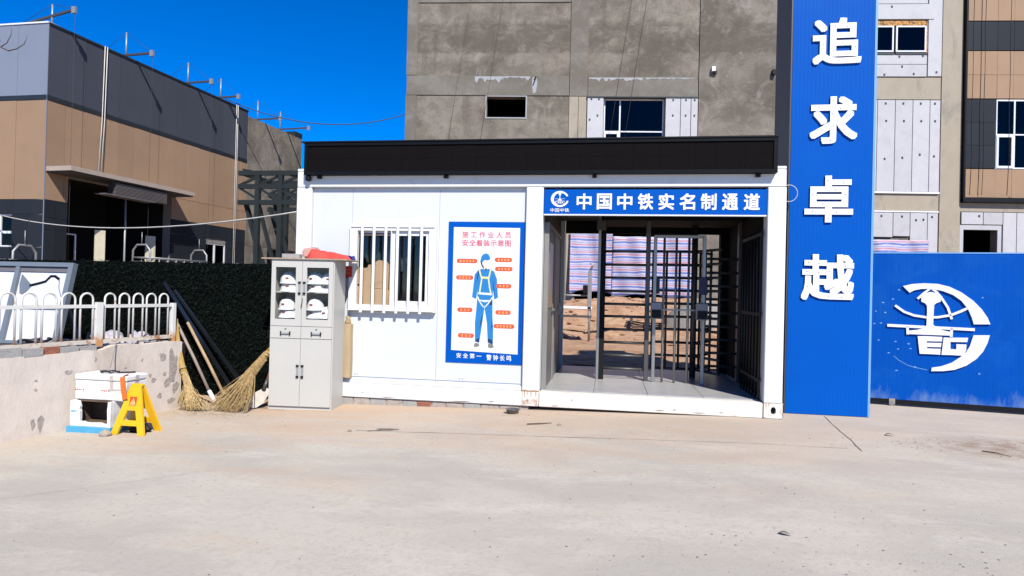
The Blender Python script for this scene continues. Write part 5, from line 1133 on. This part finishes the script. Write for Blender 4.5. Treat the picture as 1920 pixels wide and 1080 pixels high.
# helmets
def make_helmet():
    t = thing('safety_helmet', '', 'helmet', (0, 0, 0), 'white helmets in the cabinet')
    MB().lathe([(.104, 0), (.106, .012), (.100, .03), (.097, .06), (.086, .09), (.065, .118), (.035, .134), (0, .138)], (0, 0, 0), 20, sy=1.15).build('shell', HELM, t)
    v_ = MB(); k = 12; a = []; b = []
    for i in range(k+1):
        an = math.radians(200+140*i/k); c, s = math.cos(an), math.sin(an); a.append(v_.bm.verts.new((.102*c, .118*s, .010))); b.append(v_.bm.verts.new((.112*c, (.12+.03*math.sin(math.pi*i/k))*s, -.006)))
    for i in range(k): v_.bm.faces.new((a[i], a[i+1], b[i+1], b[i]))
    v_.build('visor', HELM, t)
    rg2 = MB(); rg2.tube([(0, .112*math.cos(q), .012+.128*math.sin(q)) for q in [math.pi*i/10 for i in range(1, 10)]], .008, 6); rg2.build('crest', HELM, t)
    MB().box((-.018, -.118, .05), (.018, -.096, .07)).build('emblem', mat('helmet_emblem', (.30, .05, .05), .5), t)
    return t
proto = make_helmet(); first = True
for sname, z0 in (('upper', 1.438), ('lower', 1.020)):
    for ci, (u, dd) in enumerate(((.152, -.158), (.33, -.185), (.505, -.158), (.66, -.185))):
        for lv_, nm in enumerate(('bottom', 'middle', 'top')):
            if lv_ == 2 and (ci in (1, 3) or sname == 'upper'): continue
            pos = CO+CU*u+CN*dd+Z*(z0+.006+lv_*.098)+V((random.uniform(-.008, .008), random.uniform(-.01, .01), 0))
            lb = f"white safety helmet, {nm} of the {['first', 'second', 'third', 'fourth'][ci]} stack from left on the cabinet's {sname} shelf"
            if first: proto.location = pos; proto['label'] = lb; h = proto; first = False
            else: h = dup(proto, pos-proto.location, lb)
            h.rotation_euler.z = math.radians(5+random.uniform(-18, 18))
# board, blocks and cloths on top
TZ = CO.z+HC
solo(MB().fbox(CF, -.12, .95, HC+.001, HC+.016, -.42, .03), 'plywood_board', PLY, CO+CU*.4+Z*HC, 'thin warped plywood board lying on top of the steel cabinet', 'board')
bk1 = MB().fbox(CF, .07, .26, HC+.017, HC+.075, -.22, -.12); solo(bk1, 'paving_block', BLOCK, CO+CU*.16-CN*.17+Z*(HC+.017), 'longer grey block on the left of the cabinet top board', 'block', 'grey blocks on the cabinet top')
bk1 = MB().fbox(CF, .23, .335, HC+.017, HC+.068, -.11, -.02); solo(bk1, 'paving_block', BLOCK, CO+CU*.28-CN*.07+Z*(HC+.017), 'shorter grey block in front on the cabinet top board', 'block', 'grey blocks on the cabinet top')
def cloth(name, m, u0, u1, d0, d1, hfun, seed, label):
    r = random.Random(seed); nu, nv = 26, 14; vs = []; fs = []; base = CO+CU*((u0+u1)/2)+CN*((d0+d1)/2)+Z*(HC+.017)
    for j in range(nv+1):
        for i in range(nu+1):
            s, q = i/nu, j/nv; e = min(s, 1-s, q, 1-q)
            z = HC+.018+hfun(s, q)*min(1, e*9)+(.006*math.sin(s*21+q*7)+.005*math.sin(q*17+s*11))*min(1, e*9)+r.uniform(0, .002)
            p = CO+CU*(u0+(u1-u0)*s+.02*math.sin(q*8+seed))+CN*(d0+(d1-d0)*q+.015*math.sin(s*9))+Z*z; vs.append(p-base)
    for j in range(nv):
        for i in range(nu): fs.append((j*(nu+1)+i, j*(nu+1)+i+1, (j+1)*(nu+1)+i+1, (j+1)*(nu+1)+i))
    o = pydata(name, vs, fs, m, smooth=True); o.location = base; tag(o, label, 'cloth')
cloth('folded_cloth', RED, .44, .92, -.32, .0, lambda s, q: .085*(1-s)**.8+.03, 4, 'crumpled bright red cloth on the cabinet top board')
sk = MB(); sk.fbox(CF, .33, .50, HC+.03, HC+.15, -.3, -.1); mtx = Matrix.Rotation(math.radians(-9), 3, 'Y')
bmesh.ops.rotate(sk.bm, verts=sk.bm.verts, cent=CO+CU*.4+Z*(HC+.08)-CN*.2, matrix=Matrix.Rotation(math.radians(11), 3, CN)); bmesh.ops.bevel(sk.bm, geom=list(sk.bm.edges), offset=.02, segments=3, affect='EDGES')
solo(sk, 'faded_bag', PINK, CO+CU*.4-CN*.2+Z*(HC+.02), 'faded pink folded bag propped against the red cloth', 'bag')
cloth('blue_rag', mat('blue_cloth', (.02, .03, .25), .8), .76, .90, -.40, -.34, lambda s, q: .05, 6, 'small dark blue rag behind the red cloth')
pg = [(-.12, -.03), (.2, .045), (.55, .05), (.80, .03), (.84, -.08), (.82, -.3), (-.05, -.35)]
mb = MB(); mb.prism([(p[0], p[1]) for p in pg], (V((CO.x, CO.y, -.112)), CU, CN, Z), -.008, .006); solo(mb, 'cardboard_mat', CARDB, (CO.x+.35, CO.y, -.112), 'flattened cardboard sheet under the steel cabinet', 'cardboard')
# rolled sack hanging between cabinet and window
rs = thing('rolled_sack', 'long tan rolled sack hung on the cabin wall right of the cabinet', 'sack', (.755, -.01, .25))
sk2 = MB(); sk2.prism([(.705, .25), (.80, .245), (.803, .5), (.797, .8), (.80, .93), (.745, .945), (.70, .93), (.708, .6)], KF, -.052, .03); sk2.build('body', mat('tan_sacking', (.46, .35, .20), .85, var=.15, scale=8, stretch=(2, 2, .5)), rs)
MB().lathe([(0, 0), (.03, .0), (.04, .03), (.02, .06), (.035, .09), (0, .11)], (.75, -.0, .93), 9).build('tied_mouth', STRAW, rs)
MB().box((.74, -.015, 1.0), (.752, .054, 1.04)).build('hook', STEEL, rs)

# ================================================================== FOAM KENNEL, CAUTION SIGN, SMALL THINGS
kn = thing('foam_kennel', 'white polystyrene box kennel with a dark chewed opening', 'kennel', (-1.07, -1.97, -.06))
KX0, KX1, KY0, KY1, KZ0, KZ1 = -1.285, -.83, -2.065, -1.78, -.058, .195
KFR = (V((0, KY0, 0)), X, Z, -Y); rk = random.Random(15)
def jag(p, q, k, a): return [(p[0]+(q[0]-p[0])*i/k+rk.uniform(-a, a), p[1]+(q[1]-p[1])*i/k+rk.uniform(-a, a)) for i in range(k+1)]
MB().prism([(KX0, KZ0), (-1.185, KZ0)]+jag((-1.18, -.03), (-1.18, .14), 6, .006)+jag((-1.18, .15), (-1.20, KZ1), 2, .002)+[(KX0, KZ1)], KFR, -.03, 0).build('front_left', FOAM, kn)
MB().prism([(-.862, KZ0), (KX1, KZ0), (KX1, KZ1), (-.862, KZ1)]+jag((-.868, .15), (-.866, -.03), 6, .004), KFR, -.03, 0).build('front_right', FOAM, kn)
MB().prism([(-1.183, KZ0), (-.864, KZ0)]+jag((-.864, -.025), (-1.183, -.012), 8, .006), KFR, -.03, -.002).build('sill', FOAM, kn)
kb = MB(); kb.box((KX0, KY0+.031, KZ0), (KX0+.03, KY1, KZ1), .004); kb.box((KX1-.03, KY0+.031, KZ0), (KX1, KY1, KZ1), .004); kb.box((KX0+.031, KY1-.03, KZ0), (KX1-.031, KY1, KZ1), .004); kb.build('shell', FOAM, kn)
ki = MB(); ki.box((KX0+.032, KY0+.04, KZ0+.001), (KX1-.032, KY1-.032, KZ0+.02)); ki.box((KX0+.032, KY1-.042, KZ0+.021), (KX1-.032, KY1-.032, KZ1-.01)); ki.box((KX1-.042, KY0+.04, KZ0+.021), (KX1-.032, KY1-.043, KZ1-.01)); ki.box((KX0+.032, KY0+.04, KZ0+.021), (KX0+.04, KY1-.043, KZ1-.01)); ki.box((KX0+.041, KY0+.032, KZ1-.009), (KX1-.043, KY1-.043, KZ1-.001)); ki.build('bedding', FOAMIN, kn)
mk = MB()
for k in range(5): mk.fbox(KFR, -1.275+k*.013, -1.266+k*.013, .075+.002*k, .098, .0005, .0015)
mk.build('print', CYINK, kn)
tz = MB(); tp = [(-1.295, -2.095), (-.81, -2.08), (-.805, -1.76), (-1.285, -1.77)]; tpp = []
for p, q in zip(tp, tp[1:]+tp[:1]): tpp += jag(p, q, 6, .006)[:-1]
tz.prism([(p[0], p[1]) for p in tpp], (V((0, 0, 0)), X, Y, Z), -.122, -.060); solo(tz, 'foam_tray', CYAN, (-1.07, -1.97, -.12), 'broken light blue foam tray under the kennel', 'tray')
fb = thing('foam_box', 'white polystyrene fish box taped shut on top of the kennel', 'box', (-1.0, -1.9, .196))
BX0, BX1, BY0, BY1 = -1.285, -.705, -2.02, -1.73
MB().box((BX0, BY0, .197), (BX1, BY1, .395), .012).build('body', FOAM, fb); MB().box((BX0-.006, BY0-.006, .397), (BX1+.006, BY1+.006, .455), .012).build('lid', FOAM, fb)
BF = (V((0, BY0, 0)), X, Z, -Y); BSF = (V((BX1, 0, 0)), Y, Z, X)
tpn = MB(); tpn.fbox(BF, -.885, -.845, .40, .454, .0065, .008); tpn.fbox(BF, -.885, -.845, .30, .394, .0005, .002); tpn.fbox(BF, -.745, -.71, .20, .392, .0005, .0024); tpn.fbox(BF, -.90, -.71, .305, .32, .0005, .0028); tpn.build('tape', TAPE, fb)
tps = MB(); tps.fbox(BSF, -1.90, -1.85, .20, .394, .0005, .002); tps.fbox(BSF, -1.90, -1.85, .399, .45, .0065, .008); tps.build('tape', TAPE, fb)
for x0, n_, m in ((-1.275, 4, REDINK), (-1.19, 1, INK), (-.985, 4, REDINK), (-.905, 2, INK)):
    p_ = MB()
    for k in range(n_): p_.fbox(BF, x0+k*.019, x0+k*.019+.011, .292+rk.uniform(-.003, .003), .307, .0005, .0016)
    p_.build('print', m, fb)
p_ = MB()
for k in range(3): p_.fbox(BSF, -1.82+k*.02, -1.808+k*.02, .30, .318, .0005, .0016)
p_.fbox(BF, -.735, -.727, .405, .44, .0065, .0076); p_.build('print', INK, fb)
solo(MB().tube([(-1.03+.10*math.cos(t), -1.86+.05*math.sin(t), .464+.012*math.sin(t*3)**2) for t in [k*.35 for k in range(19)]]+[V((-.80, -1.78, .465))], .008, 8), 'cable_coil', HOSE, (-1.0, -1.95, .455), 'black cable coil on the lid of the foam box', 'cable')
solo(MB().tube([P(1.12, .735, .012), P(1.06, .62, .05), P(.96, .50, .14), P(.93, .465, .2)], .005, 6), 'tie_wire', GALV, P(1.1, .7, .0), 'grey tie wire from the railing down to the foam box', 'wire')
# yellow A-frame caution sign
sg = thing('caution_sign', 'yellow plastic A-frame caution sign beside the foam boxes', 'sign', (-.615, -1.965, gz(-.64)))
zb = gz(-.64); SH_ = .475
for s, lab in ((-1, 'front_leaf'), (1, 'back_leaf')):
    lv = V((0, -s*-.19, 1)).normalized(); lv = V((.0, .19*(-s), .455)); 
    foot = V((-.615, -1.965+s*.12, zb)); topp = V((-.615, -1.965+s*.02, zb+SH_)); uy = (topp-foot).normalized(); un = X.cross(uy) ; un = un if un.y*s > 0 else -un
    fr = (foot, V((1, .0, 0)), uy, un); Lh = (topp-foot).length
    MB().prism([(-.185, 0), (-.115, 0), (-.045, .24), (.045, .24), (.115, 0), (.185, 0), (.055, Lh), (-.055, Lh)][::-1], fr, -.012, .012) .build(lab, YELLOW, sg)
    hb = MB(); hb.prism([(-.10, .09), (.10, .09), (.085, .145), (-.085, .145)], fr, -.010, .010); hb.build('cross_bar', YELLOW, sg)
    if s == -1:
        q = MB(); q.fbox(fr, -.036, .042, .285, .375, .0125, .0135); q.build('red_field', mat('sign_red_print', (.60, .07, .01), .5), sg)
        q = MB(); q.prism([(-.028, .305), (.034, .305), (.003, .362)], fr, .0136, .0145); q.build('triangle', mat('sign_cream_print', (.80, .55, .2), .5), sg); MB().fbox(fr, -.001, .007, .318, .345, .0146, .0152).build('exclamation', REDP, sg)
        MB().fbox(fr, -.03, .036, .29, .298, .0136, .0145).build('print_line', MATS['sign_cream_print'], sg)
MB().box((-.675, -1.99, zb+SH_-.012), (-.555, -1.94, zb+SH_+.018), .008).build('hinge', YELLOW, sg)
rbn = MB(); pts = [(-.74, -1.95, .466), (-.735, -2.035, .45), (-.72, -2.045, .38), (-.71, -2.045, .31), (-.69, -2.045, .23)]
for a, b in zip(pts, pts[1:]): rbn.bar(a, b, .055, .003, (0, 1, .1))
solo(rbn, 'orange_ribbon', ORANGE, (-.71, -2.04, .3), 'orange plastic ribbon hanging from the foam box', 'ribbon')
lump('stone', STONE, (-.80, -2.16, gz(-.85)-.004), .055, .04, .042, 4, 'rounded grey stone at the left foot of the caution sign', 'stone', .12)
lump('black_bag', BLACK, (-.61, -1.94, gz(-.6)), .10, .06, .06, 6, 'crumpled black plastic under the caution sign', 'bag', .3)
bw = MB(); bw.lathe([(.0, .004), (.055, .004), (.062, .012), (.084, .048), (.094, .052), (.094, .055), (.080, .052), (.056, .016), (0, .010)], (2.95, -.24, gz(2.95)), 24)
solo(bw, 'steel_bowl', BOWL, (2.95, -.24, gz(2.95)), 'small dented steel bowl on the ground before the cabin post', 'bowl')
def leaf(x, y, s, a, label, m):
    mb = MB(); k = 10; L = []; R = []
    c, sn = math.cos(a), math.sin(a)
    for i in range(k+1):
        t = i/k; w_ = s*.22*math.sin(math.pi*t)**.8; z = gz(x)+.004+s*.12*math.sin(math.pi*t)
        for S, q in ((L, w_), (R, -w_)): S.append(mb.bm.verts.new((x+c*(t-.5)*s-sn*q, y+sn*(t-.5)*s+c*q, z+abs(q)*.5)))
    for i in range(k):
        if i == 0: mb.bm.faces.new((L[0], L[1], R[1]))
        elif i == k-1: mb.bm.faces.new((L[i], L[k], R[i]))
        else: mb.bm.faces.new((L[i], L[i+1], R[i+1], R[i]))
    o = solo(mb, 'dry_leaf', m, (x, y, gz(x)), label, 'leaf', 'dry leaves on the slab'); o.modifiers.new('thickness', 'SOLIDIFY').thickness = .001
LEAFD = mat('dead_leaf', (.20, .18, .13), .8, var=.3, scale=40); LEAFB = mat('brown_leaf', (.16, .10, .06), .8, var=.3, scale=40)
leaf(5.11, -3.72, .075, -.35, 'curled grey-green dead leaf alone on the foreground concrete', LEAFD); leaf(6.95, -.62, .10, -.2, 'brown dead leaf left of the grit patch by the gate', LEAFB); leaf(3.55, -.84, .06, .1, 'small dark leaf on the slab before the passage', LEAFB); leaf(1.45, -1.52, .06, .2, 'small brown leaf near the slab joint', LEAFB)
solo(MB().tube([(3.2, -.86, gz(3.2)+.008), (3.32, -.83, gz(3.3)+.012), (3.46, -.75, gz(3.4)+.008)], [.006, .007, .003], 6), 'twig', BARK, (3.3, -.82, gz(3.3)), 'short dark twig on the slab before the cabin post', 'twig')
solo(MB().tube([(7.55, -1.13, .008), (7.62, -1.18, .012), (7.70, -1.30, .008)], [.005, .006, .003], 6), 'twig', BARK, (7.6, -1.2, 0), 'short twig lying in the grit patch near the gate', 'twig')

# ================================================================== SITE SEEN THROUGH THE PASSAGE
wpf = thing('site_trolley', 'grey steel trolley with an upright mast beyond the passage', 'trolley', (3.2, 9.0, .15))
for x in (2.5, 3.55):
    for y in (8.75, 9.25): MB().tube([(x, y, .12), (x, y, 1.35)], .025, 8).build('leg', GALV, wpf)
MB().box((2.4, 8.7, 1.0), (3.62, 9.3, 1.06), .006).build('deck', LETTER, wpf); MB().box((2.42, 8.72, .78), (3.60, 9.28, .82)).build('shelf', DKSTEEL, wpf)
for y in (8.75, 9.25): MB().tube([(2.5, y, 1.35), (3.55, y, 1.35)], .02, 8).build('rail', GALV, wpf)
MB().box((3.50, 8.70, .98), (3.60, 8.80, 2.0), .006).build('mast', GALV, wpf); MB().box((3.38, 8.62, 1.40), (3.50, 8.75, 1.62), .01).build('winch', BLACK, wpf)
MB().tube([(3.55, 8.75, 2.0), (3.62, 8.75, 2.12), (3.56, 8.74, 2.2)], .03, 8).build('mast_head', GALV, wpf)
def plank(p, q, label, wd=.16): solo(MB().bar(p, q, wd, .03), 'plank', WOOD, p, label, 'plank', 'planks on the dirt bank')
plank((3.35, 10.6, .30), (4.45, 11.2, .78), 'yellowish plank lying up the dirt bank behind the left turnstile post')
plank((2.6, 10.8, .36), (3.6, 10.7, .36), 'short plank at the foot of the dirt bank by the trolley')
pp_ = thing('pallet', 'dark pallet half sunk in the dirt bank beyond the turnstile', 'pallet', (5.0, 11.8, .7))
for k in range(4): MB().box((4.65, 11.5+k*.16, .70), (5.75, 11.6+k*.16, .73)).build('slat', DKSTEEL, pp_)
for x in (4.7, 5.2, 5.65): MB().box((x, 11.5, .55), (x+.07, 12.1, .698)).build('runner', DKSTEEL, pp_)
lettering()
